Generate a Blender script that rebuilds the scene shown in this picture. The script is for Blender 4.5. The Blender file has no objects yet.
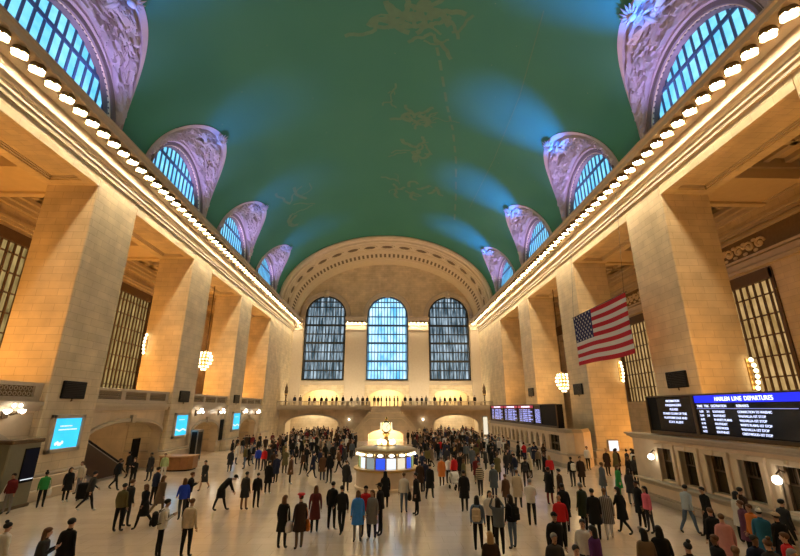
import bpy, bmesh, math, random
from mathutils import Vector, Matrix, noise
random.seed(11)
PI = math.pi
C = bpy.context.scene.collection
sc = bpy.context.scene

# ------------------------------------------------------------------ materials
def new_mat(name):
    m = bpy.data.materials.new(name); m.use_nodes = True
    nt = m.node_tree; b = nt.nodes['Principled BSDF']
    return m, nt, b

def plain(name, col, rough=.6, metal=0.0, var=.0, scale=6.0, spec=.4):
    m, nt, b = new_mat(name)
    b.inputs['Roughness'].default_value = rough; b.inputs['Metallic'].default_value = metal
    b.inputs['Specular IOR Level'].default_value = spec
    b.inputs['Base Color'].default_value = (*col, 1)
    if var:
        n = nt.nodes.new('ShaderNodeTexNoise'); n.inputs['Scale'].default_value = scale
        g = nt.nodes.new('ShaderNodeNewGeometry'); nt.links.new(g.outputs['Position'], n.inputs['Vector'])
        r = nt.nodes.new('ShaderNodeMix'); r.data_type = 'RGBA'
        r.inputs[6].default_value = (*[c*(1-var) for c in col], 1); r.inputs[7].default_value = (*[min(1, c*(1+var)) for c in col], 1)
        nt.links.new(n.outputs['Fac'], r.inputs[0]); nt.links.new(r.outputs[2], b.inputs['Base Color'])
    return m

def glow(name, col, strength, base=(.02, .02, .02)):
    m, nt, b = new_mat(name)
    b.inputs['Base Color'].default_value = (*base, 1)
    b.inputs['Emission Color'].default_value = (*col, 1); b.inputs['Emission Strength'].default_value = strength
    b.inputs['Roughness'].default_value = .3
    return m

def wall_uv(nt):
    """world position laid on whichever plane the surface faces: (along, up)"""
    N = nt.nodes.new; L = nt.links.new
    g = N('ShaderNodeNewGeometry')
    sp = N('ShaderNodeSeparateXYZ'); L(g.outputs['Position'], sp.inputs[0])
    sn = N('ShaderNodeSeparateXYZ'); L(g.outputs['True Normal'], sn.inputs[0])
    def step(o):
        a = N('ShaderNodeMath'); a.operation = 'ABSOLUTE'; L(o, a.inputs[0])
        s = N('ShaderNodeMath'); s.operation = 'GREATER_THAN'; L(a.outputs[0], s.inputs[0]); s.inputs[1].default_value = .7
        return s.outputs[0]
    def mix(f, a, b):
        m = N('ShaderNodeMix'); m.data_type = 'FLOAT'; L(f, m.inputs[0]); L(a, m.inputs[2]); L(b, m.inputs[3]); return m.outputs[0]
    u = mix(step(sn.outputs[0]), sp.outputs[0], sp.outputs[1])
    v = mix(step(sn.outputs[2]), sp.outputs[2], sp.outputs[1])
    c = N('ShaderNodeCombineXYZ'); L(u, c.inputs[0]); L(v, c.inputs[1])
    return c.outputs[0], g.outputs['Position']

def stone(name, c1, c2, mortar, bw=1.5, bh=.62, rough=.55, bump=.2, joint=.012, stain=.25):
    m, nt, b = new_mat(name); N = nt.nodes.new; L = nt.links.new
    uv, pos = wall_uv(nt)
    br = N('ShaderNodeTexBrick'); L(uv, br.inputs['Vector'])
    br.inputs['Scale'].default_value = 1; br.inputs['Brick Width'].default_value = bw; br.inputs['Row Height'].default_value = bh
    br.inputs['Mortar Size'].default_value = joint; br.inputs['Mortar Smooth'].default_value = .3
    br.inputs['Color1'].default_value = (*c1, 1); br.inputs['Color2'].default_value = (*c2, 1); br.inputs['Mortar'].default_value = (*mortar, 1)
    n = N('ShaderNodeTexNoise'); n.inputs['Scale'].default_value = .8; n.inputs['Detail'].default_value = 6; L(pos, n.inputs['Vector'])
    r = N('ShaderNodeMapRange'); L(n.outputs['Fac'], r.inputs[0]); r.inputs[1].default_value = .3; r.inputs[2].default_value = .7
    r.inputs[3].default_value = 1-stain; r.inputs[4].default_value = 1+stain*.4
    mx = N('ShaderNodeVectorMath'); mx.operation = 'SCALE'; L(br.outputs['Color'], mx.inputs[0]); L(r.outputs[0], mx.inputs['Scale'])
    L(mx.outputs[0], b.inputs['Base Color'])
    b.inputs['Roughness'].default_value = rough; b.inputs['Specular IOR Level'].default_value = .35
    n2 = N('ShaderNodeTexNoise'); n2.inputs['Scale'].default_value = 5; n2.inputs['Detail'].default_value = 4; L(pos, n2.inputs['Vector'])
    ad = N('ShaderNodeMath'); ad.operation = 'MULTIPLY_ADD'; L(br.outputs['Fac'], ad.inputs[0]); ad.inputs[1].default_value = -1.0; L(n2.outputs['Fac'], ad.inputs[2])
    bp = N('ShaderNodeBump'); bp.inputs['Strength'].default_value = bump; bp.inputs['Distance'].default_value = .03
    L(ad.outputs[0], bp.inputs['Height']); L(bp.outputs[0], b.inputs['Normal'])
    return m

M = {}
ST1, ST2, STM = (.72, .595, .405), (.64, .525, .35), (.46, .36, .235)
M['stone'] = stone('caen_stone', ST1, ST2, STM, 1.25, .46, stain=.2)
M['stone_smooth'] = plain('carved_stone', (.66, .535, .35), .55, var=.10, scale=1.5)
M['stone_moulding'] = plain('moulded_stone', (.50, .42, .32), .55, var=.10, scale=3)
M['stone_dark'] = plain('recess_shade_stone', (.17, .115, .06), .8, var=.2, scale=5)  # carved stone darkened: shade of the recesses put into its colour
M['dado'] = stone('botticino_marble', (.68, .545, .385), (.62, .50, .345), (.42, .33, .22), 2.2, 1.1, .3, .06, .01, .2)
M['booth_marble'] = plain('booth_marble', (.74, .59, .42), .3, var=.14, scale=2.2)
M['bronze'] = plain('dark_bronze', (.12, .075, .038), .5, .2, var=.2)
M['gilt'] = plain('gilt_bronze', (.60, .40, .15), .35, .8, var=.1)
M['brass'] = plain('polished_brass', (.75, .55, .22), .25, .9)
M['black'] = plain('black_metal', (.006, .006, .007), .6, spec=.15)
M['dark_glass'] = plain('dark_glass', (.012, .011, .010), .3, spec=.25)
M['wood'] = plain('varnished_wood', (.30, .14, .05), .35, var=.25, scale=4)
M['brown_panel'] = plain('brown_balustrade', (.07, .04, .025), .3, var=.2, scale=2)
M['kiosk_grey'] = plain('kiosk_grey_green', (.20, .19, .13), .4, var=.08)
M['steel'] = plain('brushed_steel', (.35, .33, .30), .35, .7)
M['plaster_cream'] = plain('cream_plaster', (.66, .55, .38), .7, var=.06)
M['lamp_warm'] = glow('warm_bulb_glass', (1, .82, .53), 200)
M['lamp_gold'] = glow('gold_bulb_glass', (1, .72, .36), 5)
M['lamp_soft'] = glow('frosted_lamp_glass', (1, .72, .40), 12)
M['lamp_white'] = glow('white_globe_glass', (1, .88, .70), 7)
M['led_strip'] = glow('white_strip_light', (1, .95, .85), 5)
M['poster_white'] = glow('lit_poster_white', (.85, .92, 1), .75)
M['poster_blue'] = glow('lit_poster_blue', (.03, .10, .85), .7)
M['poster_green'] = glow('lit_poster_green', (.45, .75, .35), .6)
M['poster_cream'] = glow('lit_poster_cream', (1, .88, .65), .6)
M['screen_dark'] = plain('dark_screen', (.008, .010, .022), .15, spec=.5)
M['screen_navy'] = plain('navy_screen', (.010, .012, .035), .7, spec=.1)
M['led_text'] = glow('led_text_white', (.62, .68, 1.0), 1.3)
M['led_violet'] = glow('led_text_violet', (.42, .45, 1.0), .95)
M['led_head'] = glow('led_header_text', (.75, .85, 1.0), 1.6)
M['led_blue'] = glow('led_blue_band', (.005, .015, .75), 1.15)
M['led_red'] = glow('led_red_band', (.32, .01, .05), .8)
M['led_line'] = glow('led_rule_line', (.25, .27, .6), 1)
M['flag_red'] = plain('flag_red', (.55, .012, .03), .8)
M['flag_white'] = plain('flag_white', (.80, .76, .74), .8)
M['flag_blue'] = plain('flag_blue', (.02, .025, .12), .8)
M['cable'] = plain('steel_cable', (.15, .15, .15), .4, .8)

def screen_mat():
    m, nt, b = new_mat('cyan_screen'); N = nt.nodes.new; L = nt.links.new
    b.inputs['Base Color'].default_value = (.01, .02, .03, 1)
    g = N('ShaderNodeTexCoord'); n = N('ShaderNodeTexNoise'); n.inputs['Scale'].default_value = .7
    L(g.outputs['Object'], n.inputs['Vector'])
    r = N('ShaderNodeMix'); r.data_type = 'RGBA'; r.inputs[6].default_value = (.0, .36, .86, 1); r.inputs[7].default_value = (.06, .62, .95, 1)
    L(n.outputs['Fac'], r.inputs[0]); L(r.outputs[2], b.inputs['Emission Color']); b.inputs['Emission Strength'].default_value = 1.0
    return m
M['screen_cyan'] = screen_mat()

def glazing(name, dark, light, strength, vs, hs, lo=.35, hi=.75):
    """daylit glazing: pane-to-pane differences behind a double skin"""
    m, nt, b = new_mat(name); N = nt.nodes.new; L = nt.links.new
    b.inputs['Base Color'].default_value = (.02, .03, .035, 1); b.inputs['Roughness'].default_value = .45; b.inputs['Specular IOR Level'].default_value = .15
    uv, pos = wall_uv(nt)
    mp = N('ShaderNodeMapping'); mp.inputs['Scale'].default_value = (vs, hs, 1); L(uv, mp.inputs['Vector'])
    n = N('ShaderNodeTexNoise'); n.inputs['Scale'].default_value = 1; n.inputs['Detail'].default_value = 3; n.inputs['Roughness'].default_value = .65
    L(mp.outputs[0], n.inputs['Vector'])
    r = N('ShaderNodeMapRange'); L(n.outputs['Fac'], r.inputs[0]); r.inputs[1].default_value = lo; r.inputs[2].default_value = hi
    x = N('ShaderNodeMix'); x.data_type = 'RGBA'; x.inputs[6].default_value = (*dark, 1); x.inputs[7].default_value = (*light, 1)
    L(r.outputs[0], x.inputs[0]); L(x.outputs[2], b.inputs['Emission Color']); b.inputs['Emission Strength'].default_value = strength
    return m
M['glass_centre'] = glazing('dusk_glass_bright', (.07, .34, .72), (.48, .78, .97), 1.3, .5, .16, .36, .64)
M['glass_side'] = glazing('dusk_glass_dim', (.02, .045, .065), (.40, .52, .62), 1.0, 2.6, .22, .42, .70)
M['glass_sky'] = glazing('dusk_glass_sky', (.10, .48, .85), (.30, .74, 1.0), 1.0, .5, .5)
M['glass_office'] = glazing('lit_office_glass', (.34, .20, .06), (.80, .52, .22), .62, 1.2, .5)
M['glass_office_dim'] = glazing('dim_office_glass', (.16, .11, .035), (.55, .38, .14), .7, 1.6, .4)
M['mullion_blue'] = plain('backlit_window_bar', (.05, .11, .20), .5)  # blue of the backlight is put into the bar colour
M['mullion_dark'] = plain('dark_window_bar', (.035, .035, .03), .45, .3)

# ceiling paint, floor
def ceiling_mat():
    m, nt, b = new_mat('turquoise_ceiling_paint'); N = nt.nodes.new; L = nt.links.new
    g = N('ShaderNodeNewGeometry')
    n = N('ShaderNodeTexNoise'); n.inputs['Scale'].default_value = .16; n.inputs['Detail'].default_value = 7; L(g.outputs['Position'], n.inputs['Vector'])
    r = N('ShaderNodeMix'); r.data_type = 'RGBA'; r.inputs[6].default_value = (.040, .180, .112, 1); r.inputs[7].default_value = (.058, .218, .132, 1)
    L(n.outputs['Fac'], r.inputs[0])
    v = N('ShaderNodeTexVoronoi'); v.inputs['Scale'].default_value = .75; L(g.outputs['Position'], v.inputs['Vector'])
    t = N('ShaderNodeMath'); t.operation = 'LESS_THAN'; L(v.outputs['Distance'], t.inputs[0]); t.inputs[1].default_value = .035
    x = N('ShaderNodeMix'); x.data_type = 'RGBA'; L(t.outputs[0], x.inputs[0]); L(r.outputs[2], x.inputs[6]); x.inputs[7].default_value = (.16, .26, .15, 1)
    L(x.outputs[2], b.inputs['Base Color']); b.inputs['Roughness'].default_value = .75; b.inputs['Specular IOR Level'].default_value = .2
    return m
M['ceiling'] = ceiling_mat()
M['gold_paint'] = plain('faded_gold_paint', (.088, .192, .100), .6, var=.22, scale=1.2)

def floor_mat():
    m, nt, b = new_mat('tennessee_marble_floor'); N = nt.nodes.new; L = nt.links.new
    g = N('ShaderNodeNewGeometry')
    br = N('ShaderNodeTexBrick'); L(g.outputs['Position'], br.inputs['Vector']); br.inputs['Scale'].default_value = 1
    br.inputs['Brick Width'].default_value = 1.2; br.inputs['Row Height'].default_value = .75; br.inputs['Mortar Size'].default_value = .006
    br.inputs['Color1'].default_value = (.70, .58, .465, 1); br.inputs['Color2'].default_value = (.64, .53, .42, 1); br.inputs['Mortar'].default_value = (.44, .36, .27, 1)
    n = N('ShaderNodeTexNoise'); n.inputs['Scale'].default_value = .5; n.inputs['Detail'].default_value = 8; n.inputs['Roughness'].default_value = .65; L(g.outputs['Position'], n.inputs['Vector'])
    r = N('ShaderNodeMapRange'); L(n.outputs['Fac'], r.inputs[0]); r.inputs[1].default_value = .3; r.inputs[2].default_value = .7; r.inputs[3].default_value = .93; r.inputs[4].default_value = 1.05
    mx = N('ShaderNodeVectorMath'); mx.operation = 'SCALE'; L(br.outputs['Color'], mx.inputs[0]); L(r.outputs[0], mx.inputs['Scale'])
    L(mx.outputs[0], b.inputs['Base Color'])
    r2 = N('ShaderNodeMapRange'); L(n.outputs['Fac'], r2.inputs[0]); r2.inputs[3].default_value = .11; r2.inputs[4].default_value = .23
    L(r2.outputs[0], b.inputs['Roughness']); b.inputs['Specular IOR Level'].default_value = .5
    return m
M['floor'] = floor_mat()

# ------------------------------------------------------------------ mesh builder
class MB:
    def __init__(s): s.v = []; s.f = []; s.m = []
    def add(s, vs, fs, mi=0):
        o = len(s.v); s.v += [tuple(v) for v in vs]
        for f in fs: s.f.append(tuple(i+o for i in f)); s.m.append(mi)
        return s
    def box(s, x0, x1, y0, y1, z0, z1, mi=0):
        if x0 > x1: x0, x1 = x1, x0
        if y0 > y1: y0, y1 = y1, y0
        v = [(x, y, z) for z in (z0, z1) for y in (y0, y1) for x in (x0, x1)]
        return s.add(v, [(0, 2, 3, 1), (4, 5, 7, 6), (0, 1, 5, 4), (2, 6, 7, 3), (0, 4, 6, 2), (1, 3, 7, 5)], mi)
    def bevbox(s, x0, x1, y0, y1, z0, z1, b=.03, mi=0):
        if x0 > x1: x0, x1 = x1, x0
        if y0 > y1: y0, y1 = y1, y0
        def ring(z, i):
            xa, xb, ya, yb = x0+i, x1-i, y0+i, y1-i
            return [(xa+b, ya, z), (xb-b, ya, z), (xb, ya+b, z), (xb, yb-b, z), (xb-b, yb, z), (xa+b, yb, z), (xa, yb-b, z), (xa, ya+b, z)]
        return s.loft([ring(z0, b*.9), ring(z0+b, 0), ring(z1-b, 0), ring(z1, b*.9)], True, mi)
    def loft(s, rings, caps=True, mi=0, closed=True):
        o = len(s.v); n = len(rings[0])
        for r in rings: s.v += [tuple(p) for p in r]
        for i in range(len(rings)-1):
            for j in range(n if closed else n-1):
                k = (j+1) % n
                s.f.append((o+i*n+j, o+i*n+k, o+(i+1)*n+k, o+(i+1)*n+j)); s.m.append(mi)
        if caps:
            s.f.append(tuple(o+j for j in reversed(range(n)))); s.m.append(mi)
            s.f.append(tuple(o+(len(rings)-1)*n+j for j in range(n))); s.m.append(mi)
        return s
    def lathe(s, prof, n=24, c=(0, 0, 0), mi=0, sx=1, sy=1, caps=True):
        return s.loft([[(c[0]+r*sx*math.cos(2*PI*j/n), c[1]+r*sy*math.sin(2*PI*j/n), c[2]+z) for j in range(n)] for r, z in prof], caps, mi)
    def ball(s, c, r, nu=12, nv=8, mi=0):
        if not hasattr(r, '__len__'): r = (r, r, r)
        rings = []
        for i in range(nv+1):
            a = -PI/2+PI*i/nv; q = max(math.cos(a), .02)
            rings.append([(c[0]+r[0]*q*math.cos(2*PI*j/nu), c[1]+r[1]*q*math.sin(2*PI*j/nu), c[2]+r[2]*math.sin(a)) for j in range(nu)])
        return s.loft(rings, True, mi)
    def tube(s, pts, rad, n=8, mi=0):
        pts = [Vector(p) for p in pts]
        if not hasattr(rad, '__len__'): rad = [rad]*len(pts)
        rings = []; pn = None
        for i, p in enumerate(pts):
            t = (pts[min(i+1, len(pts)-1)]-pts[max(i-1, 0)]).normalized()
            if pn is None: pn = t.orthogonal().normalized()
            pn = (pn-t*pn.dot(t)).normalized(); b = t.cross(pn)
            rings.append([p+(pn*math.cos(2*PI*j/n)+b*math.sin(2*PI*j/n))*rad[i] for j in range(n)])
        return s.loft(rings, True, mi)
    def build(s, name, mats, parent=None, smooth=False, kind=None, label=None):
        me = bpy.data.meshes.new(name); me.from_pydata(s.v, [], s.f)
        if not isinstance(mats, (list, tuple)): mats = [mats]
        for m in mats: me.materials.append(m)
        me.polygons.foreach_set('material_index', s.m)
        bm = bmesh.new(); bm.from_mesh(me); bmesh.ops.recalc_face_normals(bm, faces=bm.faces); bm.to_mesh(me); bm.free()
        if smooth:
            me.polygons.foreach_set('use_smooth', [True]*len(me.polygons))
            me.set_sharp_from_angle(angle=.7)
        me.update()
        o = bpy.data.objects.new(name, me); C.objects.link(o)
        if parent: o.parent = parent
        if kind: o['kind'] = kind
        if label: o['label'] = label
        return o

def struct(mb, name, mats, smooth=False, parent=None):
    return mb.build(name, mats, parent, smooth, 'structure')
def tag(o, label, cat, group=None):
    o['label'] = label; o['category'] = cat
    if group: o['group'] = group
    return o
def thing(name, label, cat, loc=(0, 0, 0), rz=0, group=None):
    o = bpy.data.objects.new(name, None); C.objects.link(o); o.empty_display_size = .2
    o.location = loc; o.rotation_euler = (0, 0, rz)
    return tag(o, label, cat, group)
def copy_tree(o, parent=None):
    c = o.copy(); C.objects.link(c)
    if parent: c.parent = parent
    for ch in list(o.children): copy_tree(ch, c)
    return c
def dup(root, loc, rz=None, label=None, group=None):
    r = copy_tree(root); r.location = loc
    if rz is not None: r.rotation_euler = (0, 0, rz)
    if label: r['label'] = label
    if group: r['group'] = group
    return r
def text(body, size, mat, name, parent, mw, align='LEFT', width=None, depth=.004):
    cu = bpy.data.curves.new(name, 'FONT'); cu.body = body; cu.size = size; cu.align_x = align; cu.extrude = depth; cu.offset = .006*size
    cu.space_line = 1.0
    o = bpy.data.objects.new(name, cu); C.objects.link(o); cu.materials.append(mat)
    bpy.context.view_layer.update()
    me = bpy.data.meshes.new_from_object(o); bpy.data.objects.remove(o)
    o = bpy.data.objects.new(name, me); C.objects.link(o)
    if width and me.vertices:
        xs = [v.co.x for v in me.vertices]; k = width/max(1e-3, max(xs)-min(xs))
        for v in me.vertices: v.co.x *= k
    me.transform(mw); o.parent = parent
    return o

def arch_wall(mb, u0, u1, z0, z1, holes, mp, t, mi=0, n=20):
    """wall from u0 to u1 with arched openings (centre, half width, sill, spring, rise); mp(u, z, d) -> point, d from 0 to t"""
    def prism(ua, ub, la, lb, ha, hb):
        if ha-la < 1e-4 and hb-lb < 1e-4: return
        v = [mp(ua, la, 0), mp(ub, lb, 0), mp(ub, hb, 0), mp(ua, ha, 0), mp(ua, la, t), mp(ub, lb, t), mp(ub, hb, t), mp(ua, ha, t)]
        mb.add(v, [(0, 1, 2, 3), (7, 6, 5, 4), (0, 4, 5, 1), (3, 2, 6, 7)], mi)
    def jamb(u, a, b):
        if b-a > 1e-4: mb.add([mp(u, a, 0), mp(u, b, 0), mp(u, b, t), mp(u, a, t)], [(0, 1, 2, 3)], mi)
    cur = u0; jamb(u0, z0, z1); jamb(u1, z0, z1)
    for uc, hw, sill, spring, rise in sorted(holes):
        prism(cur, uc-hw, z0, z0, z1, z1)
        if sill > z0: prism(uc-hw, uc+hw, z0, z0, sill, sill)
        jamb(uc-hw, max(sill, z0), spring); jamb(uc+hw, max(sill, z0), spring)
        k = n if rise > 0 else 1
        for i in range(k):
            a, b = PI-PI*i/k, PI-PI*(i+1)/k
            ua, ub = (uc+hw*math.cos(a), uc+hw*math.cos(b)) if rise > 0 else (uc-hw, uc+hw)
            prism(ua, ub, spring+rise*math.sin(a), spring+rise*math.sin(b), z1, z1)
        cur = uc+hw
    prism(cur, u1, z0, z0, z1, z1)
    return mb
def arch_pane(mb, uc, hw, sill, spring, rise, mp, d, mi=0, n=24, t=.04):
    pts = [(uc-hw, sill), (uc+hw, sill)]+[(uc+hw*math.cos(PI*i/n), spring+rise*math.sin(PI*i/n)) for i in range(n+1)]
    k = len(pts)
    mb.add([mp(u, z, d) for u, z in pts]+[mp(u, z, d+t) for u, z in pts], [tuple(range(k)), tuple(range(2*k-1, k-1, -1))]+[(i, (i+1) % k, k+(i+1) % k, k+i) for i in range(k)], mi)
def sweep_y(mb, prof, y0, y1, mi=0):
    mb.loft([[(x, y0, z) for x, z in prof], [(x, y1, z) for x, z in prof]], True, mi); return mb

# ------------------------------------------------------------------ dimensions (metres)
W = 18.5                      # half width of the hall, wall face to wall face
WB = 29.5                     # back wall of the side aisles
PIERS = [(-3.4, .8), (10.4, 14.6), (24.2, 28.4), (38.0, 42.3), (51.7, 56.0), (65.6, 69.9)]
BAYS = [5.6, 19.4, 33.2, 47.0, 60.8]
BACK = -6.0
YA, YE = 68.5, 82.0           # end arch front, end wall
ZO = 18.4                     # underside of the lintels
ZS, HV = 21.9, 12.4           # vault springing, rise
CAM = (.28, 0, 4.7)
DECK = 4.95

# ------------------------------------------------------------------ camera
cam = bpy.data.cameras.new('camera'); co = bpy.data.objects.new('camera', cam); C.objects.link(co)
cam.sensor_width = 36; cam.lens = 36*412/800; cam.clip_end = 400
co.location = CAM; co.rotation_euler = (PI/2+math.radians(17.5), 0, math.radians(-1.67))
sc.camera = co
# ------------------------------------------------------------------ floor
mb = MB(); mb.box(-30.2, 30.2, BACK-.5, 92, -.3, 0)
struct(mb, 'floor', M['floor'])

# ------------------------------------------------------------------ piers
def pier(s, y0, y1):
    mb = MB()
    x0, x1 = s*W, s*21.8
    mb.bevbox(x0, x1, y0, y1, 0, 20.6, .05, 0)
    mb.bevbox(x0-s*.30, x1+s*.05, y0-.16, y1+.16, 0, .55, .05, 1)      # plinth
    mb.bevbox(x0-s*.20, x1+s*.05, y0-.12, y1+.12, .55, 1.15, .05, 1)
    mb.bevbox(x0-s*.10, x1+s*.05, y0-.07, y1+.07, 1.15, 1.32, .05, 2)
    return struct(mb, 'pillar', [M['stone'], M['dado'], M['stone_moulding']])
for s in (-1, 1):
    for y0, y1 in PIERS: pier(s, y0, y1)

# ------------------------------------------------------------------ side walls: lintels, end bays, aisles, gallery
def side_wall(s):
    mb = MB()
    ys = [BACK]+[v for p in PIERS for v in p]+[YE]
    # lintels over the openings with a framed panel in the soffit
    for (a0, a1), (b0, b1) in zip(PIERS[:-1], PIERS[1:]):
        y0, y1 = a1, b0
        mb.box(s*W, s*21.8, y0, y1, ZO+.22, 20.6, 0)
        mb.box(s*W, s*19.15, y0, y1, ZO, ZO+.22, 0); mb.box(s*21.15, s*21.8, y0, y1, ZO, ZO+.22, 0)
        mb.box(s*19.15, s*21.15, y0, y0+.65, ZO, ZO+.22, 0); mb.box(s*19.15, s*21.15, y1-.65, y1, ZO, ZO+.22, 0)
        for q, dz in ((.0, .10), (.12, .17)):                        # moulding steps of the panel
            mb.box(s*(19.15+q), s*(19.27+q), y0+.65+q, y1-.65-q, ZO+dz, ZO+.24, 1); mb.box(s*(21.03-q), s*(21.15-q), y0+.65+q, y1-.65-q, ZO+dz, ZO+.24, 1)
            mb.box(s*(19.15+q), s*(21.15-q), y0+.65+q, y0+.77+q, ZO+dz, ZO+.24, 1); mb.box(s*(19.15+q), s*(21.15-q), y1-.77-q, y1-.65-q, ZO+dz, ZO+.24, 1)
    mb.box(s*W, s*21.8, PIERS[-1][1], YE+.6, 0, 20.6, 0)              # solid end bay
    mb.box(s*W, s*21.8, BACK, PIERS[0][0], 0, 20.6, 0)
    # upper wall with the arched clerestory openings
    holes = [(yc, 4.4, 22.1, 22.1, 4.78) for yc in BAYS[1:]]
    arch_wall(mb, BACK, YE+.6, 20.6, 28.2, holes, lambda u, z, d: (s*(W+d), u, z), .7, 2, 28)
    return struct(mb, 'wall_left' if s < 0 else 'wall_right', [M['stone'], M['stone_moulding'], M['stone_smooth']])
side_wall(-1); side_wall(1)

def aisle(s):
    # back wall of the aisle with tall grille windows
    sill, top = (5.6, 18.0) if s < 0 else (5.4, 14.95)
    mb = MB()
    arch_wall(mb, BACK, 72, 0, 21.2, [(yc, 4.1, sill, top, 0) for yc in BAYS], lambda u, z, d: (s*(WB+d), u, z), .6, 0)
    struct(mb, 'wall_aisle_left' if s < 0 else 'wall_aisle_right', [M['stone']])
    mb = MB()
    for zz, d, h in ((20.5, .9, .35), (20.15, .6, .35), (19.85, .3, .3), (18.75, .25, .22), (18.5, .12, .25)):
        mb.box(s*(WB-d), s*WB, BACK, 72, zz, zz+h, 0)
    if s > 0:                                                        # scroll frieze above the south windows
        for zz, d, h in ((18.0, .30, .18), (16.2, .30, .2), (15.6, .22, .5), (15.25, .3, .3)):
            mb.box(s*(WB-d), s*WB, BACK, 72, zz, zz+h, 0)
        mb.box(WB-.06, WB, BACK, 72, 16.4, 18.0, 2)  # frieze ground, shade behind the scrolls given as dark colour
        for yc in BAYS:
            for k in range(9):
                y = yc-4+k; sg = 1 if k % 2 else -1
                mb.tube([(WB-.12, y+(.12+.34*(1-i/14))*math.cos(i*.55)*sg, 17.1+(.10+.36*(1-i/14))*math.sin(i*.55)) for i in range(15)], [.10]*15, 6, 1)
                mb.ball((WB-.1, y, 17.1), (.14, .16, .16), 8, 6, 1)
                for q in (-1, 1): mb.ball((WB-.08, y+.5, 17.1+q*.42), (.09, .24, .14), 8, 6, 1)
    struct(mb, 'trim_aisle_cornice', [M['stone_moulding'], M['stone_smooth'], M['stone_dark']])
    mb = MB(); mb.box(s*21.8, s*WB, BACK, 72, 21.2, 21.6)            # aisle ceiling, cross beams with panels
    for y0, y1 in PIERS:
        mb.box(s*21.8, s*WB, y0, y1, 19.95, 21.2)
        mb.box(s*21.8, s*WB, y0, y0+.5, 19.75, 19.95); mb.box(s*21.8, s*WB, y1-.5, y1, 19.75, 19.95)
        mb.box(s*21.8, s*WB, y0-.25, y0, 20.5, 21.2, 1); mb.box(s*21.8, s*WB, y1, y1+.25, 20.5, 21.2, 1)
    for yc in BAYS:
        for q in (-2.4, 0, 2.4): mb.box(s*21.8, s*WB, yc+q-.2, yc+q+.2, 20.85, 21.2, 1)
        for x in (24.6, 26.2, 27.8): mb.box(s*(x-.2), s*(x+.2), yc-4.8, yc+4.8, 20.85, 21.2, 1)
    struct(mb, 'ceiling_aisle_left' if s < 0 else 'ceiling_aisle_right', [M['stone_smooth'], M['stone_moulding']])
    for i, yc in enumerate(BAYS):
        if yc < 10: continue
        w = bpy.data.objects.new('window_%d' % (i+(1 if s < 0 else 6)), None); C.objects.link(w); w['kind'] = 'structure'
        mb = MB(); mb.box(s*(WB+.3), s*(WB+.36), yc-4.1, yc+4.1, sill, top); mb.build('pane', M['glass_office_dim' if s < 0 else 'glass_office'], w)
        mb = MB()
        n = 13
        for k in range(n+1):
            y = yc-4.1+8.2*k/n; r = .16 if k in (0, n) else .085
            mb.box(s*(WB+.10), s*(WB+.20), y-r, y+r, sill, top)
        k = 0; z = sill
        while z < top+.1:
            mb.box(s*(WB+.12), s*(WB+.24), yc-4.1, yc+4.1, z-.05, z+.05); z += 1.55
        mb.box(s*(WB-.1), s*(WB+.24), yc-4.25, yc+4.25, top-.75, top+.12)
        mb.box(s*(WB-.1), s*(WB+.24), yc-4.3, yc-4.0, sill, top); mb.box(s*(WB-.1), s*(WB+.24), yc+4.0, yc+4.3, sill, top)
        mb.build('window_frame', M['bronze'], w)
aisle(-1); aisle(1)

# gallery on the left, carried by a wall with low arches
mb = MB()
arches = [(19.4, 3.6, 0, 2.6, 1.05), (33.3, 4.6, 0, 2.75, .95), (47.0, 3.2, 0, 2.4, .9), (60.8, 3.2, 0, 2.4, .9)]
mpl = lambda u, z, d: (-18.95-d, u, z)
arch_wall(mb, BACK, 69.9, 0, 4.6, arches, mpl, .8, 0)
struct(mb, 'wall_gallery_left', [M['dado'], M['stone_moulding']])
mb = MB()
for yc, hw, sl, sp, rs in arches:                                    # moulded archivolts and keystones
    ring = []
    for i in range(25):
        a = PI*i/24; c, q = math.cos(a), math.sin(a)
        ring.append([(-18.95, yc+(hw+.0)*c, sp+rs*q), (-18.83, yc+(hw+.03)*c, sp+(rs+.03)*q), (-18.83, yc+(hw+.28)*c, sp+(rs+.26)*q), (-18.95, yc+(hw+.30)*c, sp+(rs+.28)*q)])
    mb.loft(ring, True, 1)
    mb.box(-18.95, -18.72, yc-.22, yc+.22, sp+rs-.05, sp+rs+.5, 1)
struct(mb, 'trim_gallery_arches', [M['dado'], M['stone_moulding']])
mb = MB(); mb.box(-30, -18.95, BACK, 72, 4.6, DECK, 1)
mb.box(-18.95, -18.7, BACK, 69.9, 4.55, 4.8, 1); mb.box(-18.95, -18.55, BACK, 69.9, 4.8, 5.02, 1)
struct(mb, 'floor_gallery', [M['dado'], M['stone_moulding']])
mb = MB(); mb.box(-29.5, -26.2, BACK, 72, 0, 4.6, 0)                            # back of the passages
for y0, y1 in PIERS: mb.box(-26.2, -21.8, y0, y1, 0, 4.6, 0)
struct(mb, 'wall_passage_left', [M['dado'], M['stone_moulding']])
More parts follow.
